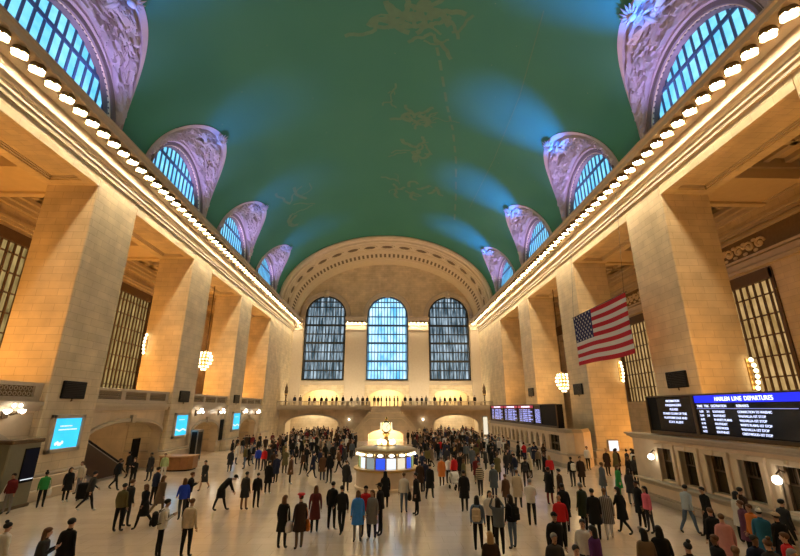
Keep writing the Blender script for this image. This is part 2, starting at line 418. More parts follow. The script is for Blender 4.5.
for (a0, a1), (b0, b1) in zip(PIERS[:-1], PIERS[1:]):
    mb = MB(); y0, y1 = a1, b0
    mb.bevbox(-19.15, -18.85, y0, y1, 5.02, 5.28, .02, 1); mb.bevbox(-19.2, -18.78, y0, y1, 5.82, 6.02, .03, 1)
    n = 3; seg = (y1-y0)/n
    for k in range(n+1):
        y = min(max(y0+k*seg, y0+.25), y1-.25); mb.box(-19.16, -18.82, y-.25, y+.25, 5.28, 5.82, 1)
    mb.box(-19.05, -18.95, y0, y1, 5.28, 5.82, 0)
    for k in range(n):                                               # pierced lattice in each panel
        m0 = y0+k*seg+.3; c = int((seg-.6)/.27)
        for q in range(c):
            y = m0+(q+.5)*(seg-.6)/c
            for r in (0, 1):
                zc = 5.42+r*.27
                mb.tube([(-18.93, y+.1*math.cos(2*PI*j/8), zc+.1*math.sin(2*PI*j/8)) for j in range(9)], .022, 4, 1)
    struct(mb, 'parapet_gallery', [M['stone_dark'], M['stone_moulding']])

# lower walls of the right aisle behind the ticket booths need none; close the west end behind the camera
mb = MB(); mb.box(-30, 30, BACK-.6, BACK, 0, 36)
struct(mb, 'wall_back', [M['stone']])
mb = MB(); mb.box(21.8, 30, 71.4, 72, 0, 21.6); mb.box(-30, -21.8, 71.4, 72, 0, 21.6)
struct(mb, 'wall_aisle_end', [M['stone']])

# ------------------------------------------------------------------ the great cornice
def cornice(s):
    p = [(W, 19.2), (18.38, 19.2), (18.38, 19.42), (18.30, 19.5), (18.30, 19.62), (W-.02, 19.66), (W-.02, 19.92), (18.3, 19.95), (18.16, 20.1), (18.16, 20.25), (18.42, 20.3),
         (18.42, 20.98), (18.2, 21.05), (17.95, 21.12), (17.9, 21.2), (17.1, 21.22), (17.0, 21.12), (16.96, 21.16), (16.96, 21.42), (16.85, 21.5), (16.85, 21.64), (W, 21.95)]
    mb = MB(); sweep_y(mb, [(s*x, z) for x, z in p], BACK, YE)
    y = BACK+.5
    while y < YE:                                                    # small leaf-tongues under the lip
        mb.ball((s*17.02, y, 21.13), (.05, .14, .07), 6, 4); y += .5
    struct(mb, 'trim_cornice_left' if s < 0 else 'trim_cornice_right', [M['stone_moulding']])
cornice(-1); cornice(1)

# one lamp of the cornice: a lobed socket with four bulbs
def cornice_lamp():
    t = thing('cornice_light', 'small lobed stone socket of four lit bulbs in the long row under the left cornice', 'light', (0, 0, 0), 0, 'lights in the row under the left cornice')
    mb = MB(); n = 32
    rings = []
    for z, k in ((.16, .08), (.15, .24), (.02, .34), (-.20, .385), (-.21, .355), (-.02, .31), (.10, .20), (.11, .03)):
        rings.append([(k*(1+.12*math.cos(4*a))*math.cos(a), k*(1+.12*math.cos(4*a))*math.sin(a), z) for a in [2*PI*j/n for j in range(n)]])
    mb.loft(rings, True); mb.build('socket', M['gilt_socket'], t, True)
    for q in range(4):
        a = q*PI/2
        mb2 = MB(); mb2.ball((.17*math.cos(a), .17*math.sin(a), -.06), (.062, .062, .075), 8, 6); mb2.build('bulb', M['lamp_warm'], t, True)
    return t
M['gilt_socket'] = plain('cream_enamel_socket', (.20, .15, .08), .5)
lamp0 = cornice_lamp(); first = True
LROW = {-1: ('small lobed socket of four lit bulbs in the long row under the left cornice', 'lights in the row under the left cornice'),
        1: ('small lobed socket of four lit bulbs in the long row under the right cornice', 'lights in the row under the right cornice')}
for s in (-1, 1):
    y = 9.0
    while y < 81.6:
        if first: lamp0.location = (s*17.5, y, 21.08); lamp0['label'], lamp0['group'] = LROW[s]; first = False
        else: dup(lamp0, (s*17.5, y, 21.08), 0, *LROW[s])
        y += 1.02

# ------------------------------------------------------------------ vault with lunettes
FT = .60; LH = 5.5            # how far the lunettes climb into the vault, half width on the wall
def phi0(y):
    for yc in BAYS[1:]:
        if abs(y-yc) < LH: return FT*math.sqrt(max(0, 1-((y-yc)/LH)**2))
    return 0.0
def vp(y, ph, off=0): return ((W+off)*math.cos(ph), y, ZS+(HV+off)*math.sin(ph))
ys = [BACK, 0, 5, 10]
for yc in BAYS[1:]:
    ys += [yc-LH*math.cos(PI*i/40) for i in range(41)]
ys = sorted(set(round(y, 4) for y in ys+[YA, YA+.6]))
mb = MB(); n = 72; rows = []
for y in ys:
    p0 = phi0(y); rows.append([vp(y, p0+(PI-2*p0)*j/n) for j in range(n+1)])
mb.loft(rows, False, 0, False)
# painted gold figures: dashes of a long arc, loose scribbles and star dots, lying on the plaster
def onv(x, y, d=.025):
    x = max(-W+.01, min(W-.01, x)); z = ZS+HV*math.sqrt(1-(x/W)**2)
    nx, nz = x/W**2, (z-ZS)/HV**2; l = math.hypot(nx, nz)
    return Vector((x-d*nx/l, y, z-d*nz/l))
def ribbon(pts, w):
    L = []
    for i, (x, y) in enumerate(pts):
        a, b = pts[max(i-1, 0)], pts[min(i+1, len(pts)-1)]
        tx, ty = b[0]-a[0], b[1]-a[1]; l = math.hypot(tx, ty) or 1
        L.append([onv(x-ty/l*w, y+tx/l*w), onv(x+ty/l*w, y-tx/l*w)])
    mb.loft(L, False, 1, False)
ecl = [(2.45, 23), (2.85, 23.4), (3.59, 25.4), (4.66, 28.9), (5.98, 34), (7.1, 37.5), (8.23, 42.6), (9.43, 50.3), (10.4, 58)]
def along(P, t):
    k = t*(len(P)-1); i = min(int(k), len(P)-2); f = k-i
    return (P[i][0]*(1-f)+P[i+1][0]*f, P[i][1]*(1-f)+P[i+1][1]*f)
for k in range(22):
    ribbon([along(ecl, (k+.1+.16*q)/22) for q in range(5)], .13)
rp = random.Random(5)
for cx, cy, rx, ry, n_ in ((1.2, 24.6, 2.6, 2.0, 15), (4.2, 25.5, 1.4, 1.6, 8), (3.9, 36.4, 1.9, 1.3, 13), (.5, 33.8, .6, .9, 5), (3.3, 42.4, 1.6, 1.5, 11), (2.6, 50.6, 1.6, 1.9, 9), (-12, 51.5, 1.8, 2.6, 8), (6.8, 49, 1.4, 1.6, 3)):
    for k in range(n_):
        a = rp.uniform(0, 2*PI); x, y = cx+rx*rp.uniform(-.8, .8), cy+ry*rp.uniform(-.8, .8); P = []
        for q in range(12):
            P.append((x, y)); a += rp.uniform(-.7, .7); x += .15*rx*math.cos(a); y += .15*ry*math.sin(a)
        ribbon(P, rp.uniform(.05, .26))
ribbon([(11.2, 22), (11.9, 30), (12.0, 40), (11.6, 52)], .03)
vault = struct(mb, 'ceiling', [M['ceiling'], M['gold_paint']], True)

def lunette(s, yc, num):
    """the carved shell between a clerestory window and the vault"""
    root = bpy.data.objects.new('ceiling_lunette', None); C.objects.link(root); root['kind'] = 'structure'
    NU, NT = 120, 60; rows = []
    def sp_(u, t):
        c, q = math.cos(u), math.sin(u)
        a = Vector((W, yc+4.85*c, 22.05+5.3*q)); b = Vector(vp(yc+LH*c, FT*q, 0))
        return a.lerp(b, t)+Vector((.35, 0, .55))*(math.sin(PI*t)*.5*q)
    IN = Vector((-.55, 0, -.83))
    for i in range(NU+1):
        u = PI*i/NU; q = math.sin(u); row = []
        for j in range(NT+1):
            t = j/NT; p = sp_(u, t)
            d = 0.0; e = min(1, max(0, (t-.10)/.08))*min(1, max(0, (.82-t)/.05))*min(1, q*3)
            if e > 0:
                x = Vector((p.y*1.5+num*7.3, p.z*1.5, p.x*1.5))
                w = noise.noise_vector(x*.5)*1.3
                d = (.75*(.5-abs(noise.noise(x+w)))+.38*(.4-abs(noise.noise(x*2.3+w)))+.16*noise.noise(x*5))*e*1.25
            if t > .85: d = max(d, .05+.25*(1-(t-.85)/.15))
            if t < .07: d = max(d, .22)
            p += IN*d
            row.append((s*p.x, p.y, p.z))
        rows.append(row)
    mb = MB(); mb.loft(rows, False, 0, False); mb.build('shell', M['stone_lunette'], root, True)
    # winged relief in the hollow and a leaf ornament at the tip, reaching just past the shell's edge
    def on(u, t, d):
        p = sp_(u, t)+IN*d; return Vector((s*p.x, p.y, p.z))
    mb = MB()
    for sg in (-1, 1):
        for k in range(6):
            mb.tube([on(PI/2+sg*(.03+.30*m/6), .58+(.04+.04*k-.02)*m/6*1.1-.012*k, .42-.10*(m/6)) for m in range(7)], [.10, .14, .15, .14, .12, .08, .03], 6)
    mb.tube([on(PI/2, .42+.05*m, .40+.08*math.sin(PI*m/5)) for m in range(6)], [.08, .16, .22, .22, .16, .05], 8)
    for sg in (-1, 1):
        for k in range(5): mb.tube([on(PI/2+sg*(.42+.13*k)+.05*math.cos(m*1.1), .50+.07*math.sin(m*1.1+k), .22) for m in range(7)], [.06, .09, .10, .10, .09, .06, .03], 6)
    mb.build('relief', M['stone_lunette'], root, True)
    mb = MB(); tip = Vector((s*15.5, yc, 28.45)); out = Vector((-s*.52, 0, .55)).normalized()
    for k in range(9):
        a = (k-4)*.36; dr = Vector((out.x*math.cos(a), math.sin(a), out.z*math.cos(a)-.12)); L = .95-.06*abs(k-4)
        mb.tube([tip+dr*(L*q/5)-Vector((0, 0, .10+.1*math.sin(q*.6))) for q in range(6)], [.06, .09, .10, .09, .06, .02], 6)
    mb.ball(tip+Vector((0, 0, -.25)), (.25, .30, .2), 12, 8)
    mb.build('ornament', M['stone_lunette'], root, True)
    # deep metal rim studded with beads
    mb = MB(); ring = []
    for i in range(41):
        u = PI*i/40; c, q = math.cos(u), math.sin(u)
        ring.append([(s*(W+x), yc+r*c, 22.05+r*1.09*q) for x, r in ((-.10, 4.9), (-.18, 4.7), (-.10, 4.5), (.30, 4.36), (.5, 4.30), (.5, 4.4), (0, 4.5))])
    mb.loft(ring, True)
    for i in range(2, 39):
        u = PI*i/40; mb.ball((s*(W+.1), yc+4.42*math.cos(u), 22.05+4.42*1.09*math.sin(u)), .07, 6, 4)
    mb.build('rim', M['bronze_rim'], root, True)
    w = bpy.data.objects.new('window_%d' % num, None); C.objects.link(w); w['kind'] = 'structure'
    mp = lambda u, z, d: (s*(W+d), u, z)
    mb = MB(); arch_pane(mb, yc, 4.4, 22.1, 22.1, 4.76, mp, .46); mb.build('pane', M['glass_sky'], w)
    mb = MB()
    for k in range(-6, 7):
        y = yc+k*.66; h = 1.09*math.sqrt(max(0, 4.34**2-(k*.66)**2)); mb.box(s*(W+.39), s*(W+.45), y-.085, y+.085, 22.1, 22.1+h)
    for z, r in ((22.15, .12), (25.38, .13)):
        h = math.sqrt(max(.1, 4.34**2-((z-22.1)/1.09)**2)); mb.box(s*(W+.36), s*(W+.46), yc-h, yc+h, z-r, z+r)
    mb.build('window_frame', M['mullion_blue'], w)
M['stone_lunette'] = plain('lunette_plaster', (.46, .41, .42), .65, var=.10, scale=2.5)
M['bronze_rim'] = plain('weathered_window_rim', (.17, .14, .13), .5, .3)
for s in (-1, 1):
    for i, yc in enumerate(BAYS[1:]): lunette(s, yc, (11 if s < 0 else 15)+i)

# ------------------------------------------------------------------ the deep arch at the far end
prof = [(YA, 0), (YA-.12, .10), (YA-.12, .34), (YA+.06, .40), (YA+.06, .52), (YA+.3, .60), (YA+.75, .62), (YA+.80, .36), (YA+1.1, .36), (YA+1.15, .74), (YA+1.7, .80), (YA+1.75, .5), (YA+2.05, .5), (YA+2.1, .78), (YA+2.35, .80),
        (YA+2.4, .70), (YA+4.9, .70), (YA+4.95, .90), (YA+5.3, .90), (YA+5.35, .5), (YA+5.7, .5), (YA+5.75, .82), (YA+6.5, .86), (YA+6.55, .5), (YA+7.0, .5), (YA+7.1, .72), (YA+9.6, .72), (YA+9.7, .95), (YA+10.5, 1.0), (YA+10.6, .85), (YE, .85)]
mb = MB(); rows = []
for i in range(97):
    a = PI*i/96; rows.append([vp(y, a, -d) for y, d in prof])
rows = [[(math.cos(PI*i/96)*(W-d), y, ZS+(HV-d)*math.sin(PI*i/96)) for y, d in prof] for i in range(97)]
mb.loft(rows, False, 0, False)
for i in range(17):                                                  # rosettes round the soffit, shade painted into their dark centres
    a = PI*(i+.5)/17; y = YA+3.65
    def fr(r, t, dd, a=a, y=y): 
        aa = a+r*math.cos(t)/13.5; return ((W-.70-dd)*math.cos(aa), y+r*math.sin(t), ZS+(HV-.70-dd)*math.sin(aa))
    rings = [[fr(r, 2*PI*j/20, dd) for j in range(20)] for r, dd in ((1.12, 0), (1.10, .16), (.94, .20), (.86, .10), (.78, .02))]
    mb.loft(rings, False, 0)
    mb.loft([[fr(r*(1+.18*math.cos(6*2*PI*j/24)), 2*PI*j/24, dd) for j in range(24)] for r, dd in ((.86, .03), (.60, .035), (.45, .10), (.18, .16), (.02, .2))], False, 1)
for i in range(64):                                                  # dentils near the wall
    a = PI*(i+.5)/64
    v = []
    for y in (YA+7.4, YA+9.2):
        for aa in (a-.012, a+.012):
            for dd in (.70, .76): v.append(((W-dd)*math.cos(aa), y, ZS+(HV-dd)*math.sin(aa)))
    mb.add(v, [(0, 1, 3, 2), (4, 6, 7, 5), (0, 4, 5, 1), (2, 3, 7, 6), (1, 5, 7, 3), (0, 2, 6, 4)], 1)
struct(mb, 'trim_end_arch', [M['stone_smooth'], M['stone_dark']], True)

# ------------------------------------------------------------------ end wall
mpe = lambda u, z, d: (u, YE+d, z)
XW = (-12.3, .14, 12.5)
mb = MB()
arch_wall(mb, -W-.5, W+.5, 0, 9.3, [(x, 3.55, DECK, 6.5, 1.55) for x in XW], mpe, .8, 0)
arch_wall(mb, -W-.5, W+.5, 9.3, 35, [(x, 4.1, 9.75, 22.5, 4.1) for x in XW], mpe, .9, 0, 28)
struct(mb, 'wall_end', [M['stone']])
mb = MB()
for x in XW:                                                         # archivolts, keystones, sills, panel frames
    ring = []
    for i in range(33):
        a = PI*i/32; c, q = math.cos(a), math.sin(a)
        ring.append([(x+r*c, YE-d, 22.5+r*q) for r, d in ((4.12, 0), (4.14, .12), (4.75, .16), (4.8, .28), (5.0, .28), (5.05, 0))])
    mb.loft(ring, True)
    mb.box(x-.45, x+.45, YE-.5, YE, 26.3, 27.7); mb.ball((x, YE-.5, 27.3), (.4, .25, .5), 10, 8)
    mb.box(x-4.4, x+4.4, YE-.3, YE, 9.25, 9.6); mb.box(x-4.3, x+4.3, YE-.2, YE, 8.9, 9.25)
    for q in (-1, 1): mb.box(x+q*4.15, x+q*4.45, YE-.12, YE, 9.6, 20.9)
for xa, xb in ((-18.5, -16.5), (-8.1, -4.1), (4.4, 8.3), (16.7, 18.5)):      # pilasters and their capitals
    mb.box(xa, xb, YE-.35, YE, DECK, 20.7); mb.box(xa-.05, xb+.05, YE-.5, YE, DECK, 5.7)
    for z0, z1, d in ((19.5, 19.75, .5), (20.5, 20.75, .55), (20.75, 21.15, .42), (21.25, 21.75, 1.35), (21.75, 22.0, 1.45)):
        mb.box(xa-.1, xb+.1, YE-d, YE, z0, z1)
struct(mb, 'trim_end_wall', [M['stone_moulding']])
k = 0
for xa, xb in ((-8.1, -4.1), (4.4, 8.3)):
    for q in range(5):
        dup(lamp0, (xa+.4+q*(xb-xa-.8)/4, YE-.92, 21.06), 0, 'small lobed socket of four lit bulbs on pilaster capital %s the bright central window' % ('left of' if xa < 0 else 'right of'), 'lights on the capital %s of the central window' % ('left' if xa < 0 else 'right'))
for i, x in enumerate(XW):
    w = bpy.data.objects.new('window_%d' % (19+i), None); C.objects.link(w); w['kind'] = 'structure'
    mb = MB(); arch_pane(mb, x, 4.1, 9.75, 22.5, 4.08, mpe, .62); mb.build('pane', M['glass_centre' if i == 1 else 'glass_side'], w)
    mb = MB()
    for k in range(-6, 7):
        h = 22.5+math.sqrt(max(0, 4.05**2-(k*.62)**2)); r = .065 if k % 3 else .085
        mb.box(x+k*.62-r, x+k*.62+r, YE+.48, YE+.58, 9.75, h)
    for j in range(8):
        z = 9.9+j*1.78; r = .22 if j % 2 == 0 else .12
        mb.box(x-4.1, x+4.1, YE+.34, YE+.58, z-r*.9, z+r*.9)
    for z in (24.3, 25.4):
        h = math.sqrt(4.05**2-(z-22.5)**2); mb.box(x-h, x+h, YE+.36, YE+.57, z-.10, z+.10)
    ring = []
    for i2 in range(25):
        a = PI*i2/24; c, q = math.cos(a), math.sin(a); ring.append([(x+r*c, YE+d, 22.5+r*q) for r, d in ((4.1, .2), (3.82, .25), (3.82, .58), (4.1, .58))])
    mb.loft(ring, True)
    for q in (-1, 1): mb.box(x+q*3.85, x+q*4.1, YE+.2, YE+.58, 9.75, 22.5)
    mb.build('window_frame', M['mullion_blue' if i == 1 else 'mullion_dark'], w)
# lit rooms behind the low arches of the balcony
mb = MB()
mb.box(-18, 18, 88, 88.3, DECK-.3, 9.2); mb.box(-18, 18, YE+.8, 88, DECK-.3, DECK); mb.box(-18, 18, YE+.8, 88, 9.0, 9.2)
for x in (-18, -6.2, 6.3, 18): mb.box(x-.15, x+.15, YE+.8, 88, DECK, 9)
struct(mb, 'wall_balcony_rooms', [M['plaster_cream']])

# ------------------------------------------------------------------ far balcony
YB = 74.0
mb = MB(); mb.box(-W, W, YB, YE, 4.55, DECK, 0)
mb.box(-W, W, YB-.12, YB+.2, 4.4, 4.62, 1); mb.box(-W, W, YB-.25, YB+.2, 4.62, 4.82, 1); mb.box(-W, W, YB-.32, YB+.2, 4.82, 4.98, 1)
struct(mb, 'floor_balcony', [M['dado'], M['stone_moulding']])
def balustrade(x0, x1):
    mb = MB(); mb.box(x0, x1, YB-.2, YB+.08, 4.98, 5.14, 1); mb.box(x0, x1, YB-.24, YB+.12, 5.66, 5.82, 1)
    n = max(2, int((x1-x0)/1.9))
    for k in range(n+1):
        x = min(max(x0+(x1-x0)*k/n, x0+.2), x1-.2); mb.box(x-.2, x+.2, YB-.2, YB+.08, 5.14, 5.66, 1)
    x = x0+.5
    while x < x1-.4:
        mb.lathe([(.05, 0), (.09, .12), (.06, .3), (.045, .42), (.06, .52)], 8, (x, YB-.06, 5.14), 0); x += .26
    struct(mb, 'balustrade_balcony', [M['stone_smooth'], M['stone_moulding']], True)
balustrade(-W, -2.6); balustrade(2.7, W)
# wall under the balcony with the two broad arches to the passages
YU = 76.0
mb = MB(); ARU = [(-12.75, 4.6, 0, 1.9, 1.6), (12.3, 3.9, 0, 1.9, 1.6)]
arch_wall(mb, -W, W, 0, 4.55, ARU, lambda u, z, d: (u, YU+d, z), .6, 0)
for xc, hw, sl, sp, rs in ARU:
    ring = []
    for i in range(25):
        a = PI*i/24; c, q = math.cos(a), math.sin(a)
        ring.append([(xc+hw*c, YU, sp+rs*q), (xc+hw*c, YU-.14, sp+rs*q), (xc+(hw+.35)*c, YU-.14, sp+(rs+.3)*q), (xc+(hw+.35)*c, YU, sp+(rs+.3)*q)])
    mb.loft(ring, True, 1)
struct(mb, 'wall_under_balcony', [M['dado'], M['stone_moulding']])
mb = MB()
for xc, hw in ((-12.75, 5), (12.3, 4.4)):
    mb.box(xc-hw-.3, xc-hw, YU+.6, 91, 0, 4.5); mb.box(xc+hw, xc+hw+.3, YU+.6, 91, 0, 4.5); mb.box(xc-hw, xc+hw, 90.7, 91, 0, 4.5); mb.box(xc-hw, xc+hw, YU+.6, 91, 4.3, 4.5)
struct(mb, 'wall_passages', [M['plaster_cream']])

# ------------------------------------------------------------------ the far staircase
def stairs():
    mb = MB()
    # flight from the balcony down to the landing
    n = 12
    for k in range(n):
        z = DECK-(k+1)*(DECK-3.05)/n; y1 = YB-.3-k*.32; mb.box(-2.4, 2.5, y1-.32, y1, 0 if k < 3 else 2.6, z, 0)
    mb.box(-2.6, 2.7, 66.2, 69.9, 2.7, 3.05, 0)
    # side flights from the landing to the floor
    for s in (-1, 1):
        for k in range(18):
            z = 3.05*(1-(k+1)/18); x = .05+s*(2.65+k*.15); mb.box(x, x+s*.15, 66.4, 69.8, 0, max(z, .02), 0)
    struct(mb, 'steps_far', [M['dado']])
    mb = MB(); n = 20
    def top(u):                                                      # swept outline of the stair wall
        v = abs(u-.05); return 3.85 if v < 2.4 else 3.85-2.95*min(1, ((v-2.4)/2.6))**1.25
    us = [-5.0+.25*i for i in range(41)]
    for ya, yb in ((65.9, 66.3),):
        for a, b in zip(us[:-1], us[1:]):
            def low(u):
                v = abs(u-.05); return 1.62*math.sqrt(1-(v/3.0)**2)**.8 if v < 3 else 0
            la, lb = low(a), low(b); ha, hb = top(a), top(b)
            mb.add([(a, ya, la), (b, ya, lb), (b, ya, hb), (a, ya, ha), (a, yb, la), (b, yb, lb), (b, yb, hb), (a, yb, ha)], [(0, 1, 2, 3), (7, 6, 5, 4), (0, 4, 5, 1), (3, 2, 6, 7)], 0)
        mb.loft([[(u, ya-.1, top(u)), (u, yb+.1, top(u)), (u, yb+.1, top(u)+.16), (u, ya-.1, top(u)+.16)] for u in us], True, 1)
        mb.loft([[(u, ya-.06, top(u)-.75), (u, ya, top(u)-.75), (u, ya, top(u)-.6), (u, ya-.06, top(u)-.6)] for u in us if top(u) > .9], True, 1)
        mb.loft([[(u, ya-.1, low(u)), (u, ya, low(u)), (u, ya, low(u)+.2), (u, ya-.1, low(u)+.2)] for u in us if abs(u-.05) < 3], True, 1)
    for x in (-5.05, 5.15): mb.bevbox(x-.28, x+.28, 65.75, 66.4, 0, 1.3, .03, 1); mb.ball((x, 66.08, 1.5), .24, 12, 8, 1)
    for x in (-2.55, 2.65): mb.box(x-.12, x+.12, 66.3, YB-.2, 2.9, 4.1, 1)
    struct(mb, 'wall_stair', [M['dado'], M['stone_smooth']])
    mb = MB(); mb.box(-3.2, 3.3, 69.9, 70.2, 0, 2.7); struct(mb, 'wall_stair_niche', [M['plaster_cream']])
stairs()
# ------------------------------------------------------------------ information booth with its clock
BX, BY, BR = .22, 28.3, 1.78
t = thing('information_booth', 'round marble information booth with lit display panes and a brass clock on its roof', 'booth', (BX, BY, 0)); t.scale = (1, 1, 1.05)
mb = MB(); mb.lathe([(BR+.16, 0), (BR+.16, .14), (BR+.08, .18), (BR+.08, .92), (BR+.14, 1.0)], 48)
mb.build('counter', M['booth_marble'], t, True)
mb = MB(); mb.lathe([(BR+.10, .98), (BR+.24, 1.02), (BR+.26, 1.08), (BR+.24, 1.14), (BR-.1, 1.15)], 48); mb.build('counter_ledge', M['gilt'], t, True)
cols = ['poster_white', 'poster_green', 'poster_cream', 'poster_white', 'poster_blue', 'poster_white', 'poster_cream', 'poster_white', 'poster_green', 'poster_white', 'poster_blue', 'poster_white', 'poster_cream', 'poster_white', 'poster_green', 'poster_cream']
NP = 16
for k in range(NP):
    a0, a1 = 2*PI*k/NP+.03, 2*PI*(k+1)/NP-.03; am = (a0+a1)/2
    # pane facing the camera (angle -pi/2) falls on k = 11, 12
    c = {8: 'poster_green', 9: 'poster_white', 10: 'poster_grey', 11: 'poster_blue', 12: 'poster_white', 13: 'poster_cream', 14: 'poster_blue', 15: 'poster_green'}.get(k, cols[k])
    mb = MB(); v = []
    for z in (1.16, 1.72):
        for a, r in ((a0, BR-.10), (a1, BR-.10), (a1, BR-.14), (a0, BR-.14)): v.append((r*math.cos(a), r*math.sin(a), z))
    mb.add(v, [(0, 1, 5, 4), (1, 2, 6, 5), (2, 3, 7, 6), (3, 0, 4, 7), (3, 2, 1, 0), (4, 5, 6, 7)])
    mb.build('display_pane', M[c] if c in M else M.setdefault(c, glow(c, (.35, .40, .38), .5)), t)
    mb = MB(); q = 2*PI*k/NP; mb.tube([((BR-.06)*math.cos(q), (BR-.06)*math.sin(q), 1.14), ((BR-.06)*math.cos(q), (BR-.06)*math.sin(q), 2.02)], .035, 8); mb.build('mullion', M['brass'], t, True)
    mb = MB(); mb.ball((1.0*(BR-.03)*math.cos(am), (BR-.03)*math.sin(am), 1.88), (.17, .17, .07), 12, 6); mb.build('lamp', M['lamp_booth'] if 'lamp_booth' in M else M.setdefault('lamp_booth', glow('booth_lamp', (1, .9, .68), 4)), t, True)
mb = MB(); mb.lathe([(BR-.2, 1.16), (BR-.2, 1.98)], 32); mb.build('inner_screen', M['bronze'], t, True)
mb = MB(); mb.lathe([(BR-.12, 1.97), (BR+.10, 2.0), (BR+.14, 2.06), (BR+.12, 2.14), (BR-.05, 2.19), (BR-.5, 2.24), (.85, 2.30), (.3, 2.33)], 48); mb.build('roof', M['gilt_roof'] if 'gilt_roof' in M else M.setdefault('gilt_roof', plain('brass_roof', (.42, .33, .17), .35, .6, var=.1)), t, True)
mb = MB(); mb.lathe([(.62, 2.28), (.60, 2.36), (.42, 2.42), (.34, 2.5), (.16, 2.62), (.12, 2.8), (.20, 2.9), (.26, 2.98), (.12, 3.04)], 24); mb.build('clock_stem', M['brass'], t, True)
for k in range(6):
    a = 2*PI*k/6+.3; mb = MB(); mb.ball((.47*math.cos(a), .47*math.sin(a), 2.5), (.14, .14, .17), 10, 8); mb.build('globe_lamp', M['lamp_globe'] if 'lamp_globe' in M else M.setdefault('lamp_globe', glow('booth_globe', (1, .84, .55), 2.5)), t, True)
mb = MB(); mb.ball((0, 0, 3.36), (.36, .36, .36), 20, 14); mb.lathe([(.1, 3.68), (.06, 3.76), (.10, 3.82), (.02, 3.95)], 12)
ck = mb.build('clock_body', M['brass'], t, True)
for k in range(4):
    a = k*PI/2-PI/2; R_ = Matrix.Translation((0, 0, 3.36)) @ Matrix.Rotation(a, 4, 'Z') @ Matrix.Translation((.335, 0, 0)) @ Matrix.Rotation(PI/2, 4, 'Y')
    mb = MB(); mb.lathe([(.27, -.03), (.27, .03), (.25, .045), (0.01, .05)], 28); mb.v = [tuple(R_ @ Vector(p)) for p in mb.v]
    d = mb.build('dial', M['dial'] if 'dial' in M else M.setdefault('dial', glow('opal_dial', (1, .84, .50), .95)), ck, True)
    mb = MB()
    for ang, L in ((.6, .15), (2.4, .21)):
        mb.tube([(0, 0, .058), (L*math.cos(ang), L*math.sin(ang), .058)], .010, 5)
    for q in range(12): mb.box(.21*math.cos(q*PI/6)-.008, .21*math.cos(q*PI/6)+.008, .21*math.sin(q*PI/6)-.008, .21*math.sin(q*PI/6)+.008, .05, .058)
    mb.v = [tuple(R_ @ Vector(p)) for p in mb.v]; mb.build('hands', M['black'], ck)

# ------------------------------------------------------------------ ticket booths on the right
t = thing('ticket_booth', 'near stone ticket booth on the right with deep rectangular windows under the blue headed board', 'ticket booth', (14.5, 18.6, 0))
t['origin_note'] = 0; del t['origin_note']
def bp(u, z, d): return (d, u, z)
mb = MB(); wins = [(q, .52, 1.22, 2.72, 0) for q in (-4.9, -3.15, -1.4, .35, 2.1, 3.75)]
arch_wall(mb, -6.6, 6.6, 0, 3.1, wins, bp, .5, 0)
mb.box(.5, 3.7, 6.2, 6.6, 0, 3.1); mb.box(.5, 3.7, -6.6, -6.2, 0, 3.1); mb.box(.45, 3.7, -6.6, 6.6, 2.95, 3.1)
mb.build('body', M['booth_marble'], t)
mb = MB()
for z0, z1, d in ((3.08, 3.16, .10), (3.16, 3.26, .22), (3.26, 3.36, .30), (0, .28, .16), (.28, .36, .08)):
    mb.bevbox(-d, .5, -6.6-d, 6.6+d, z0, z1, .02)
mb.bevbox(-.42, .1, -6.5, 6.3, 1.02, 1.12, .03); mb.box(-.12, 0, -6.5, 6.3, .82, 1.02)
mb.build('moulding', M['stone_moulding'], t)
for q, hw, sl, sp, r in wins:
    mb = MB()
    for a, b in ((-hw-.22, -hw), (hw, hw+.22)): mb.bevbox(-.10, .08, q+a, q+b, 1.12, 2.78, .02)
    mb.bevbox(-.12, .08, q-hw-.26, q+hw+.26, 2.72, 2.92, .02); mb.ball((-.12, q, 2.84), (.08, .10, .12), 8, 6)
    f = mb.build('window_surround', M['booth_marble'], t)
    mb = MB(); mb.box(.30, .34, q-hw, q+hw, 1.22, 2.72); mb.build('pane', M['glass_booth'] if 'glass_booth' in M else M.setdefault('glass_booth', plain('dim_booth_glass', (.05, .035, .018), .1)), f)
    mb = MB(); mb.tube([(.24, q-hw, 2.1), (.24, q+hw, 2.1)], .045, 6); mb.box(.2, .28, q-hw, q-hw+.05, 1.22, 2.72); mb.box(.2, .28, q+hw-.05, q+hw, 1.22, 2.72); mb.box(.2, .28, q-.02, q+.02, 2.1, 2.72)
    for k in range(5): mb.box(.22, .25, q-hw+.1+k*.2, q-hw+.12+k*.2, 2.1, 2.72)
    mb.build('grille', M['bronze'], f)
# departures board on top of it
def board(name, label, x, ya, yb, z0, z1, rz=0):
    t = thing(name, label, 'board', (x, (ya+yb)/2, z0))
    h = (yb-ya)/2
    mb = MB(); mb.bevbox(-.02, .55, -h, h, 0, z1-z0, .03); mb.build('cabinet', M['black'], t)
    mb = MB(); mb.bevbox(-.10, .0, -h, h, .0, .16, .02); mb.bevbox(-.10, 0, -h, h, z1-z0-.05, z1-z0+.03, .02); mb.bevbox(-.1, 0, h-.08, h, 0, z1-z0, .02); mb.bevbox(-.1, 0, -h, -h+.08, 0, z1-z0, .02)
    mb.build('frame', M['bronze'], t)
    return t, h
def bmw(y, z): return Matrix(((0, 0, -1, -.075), (-1, 0, 0, y), (0, 1, 0, z), (0, 0, 0, 1)))
t, h = board('departure_board', 'wide departures board with blue header band on the near ticket booth', 14.62, 14.3, 23.35, 3.40, 5.28)
sgn = t
y0 = h      # far end = reader's left
mb = MB(); mb.box(-.06, -.02, y0-3.5, y0-.9, .2, 1.8); p1 = mb.build('information_screen', M['screen_dark'], t)
mb = MB(); mb.box(-.06, -.02, -h+.1, y0-3.75, .2, 1.8); p2 = mb.build('departures_screen', M['screen_dark'], t)
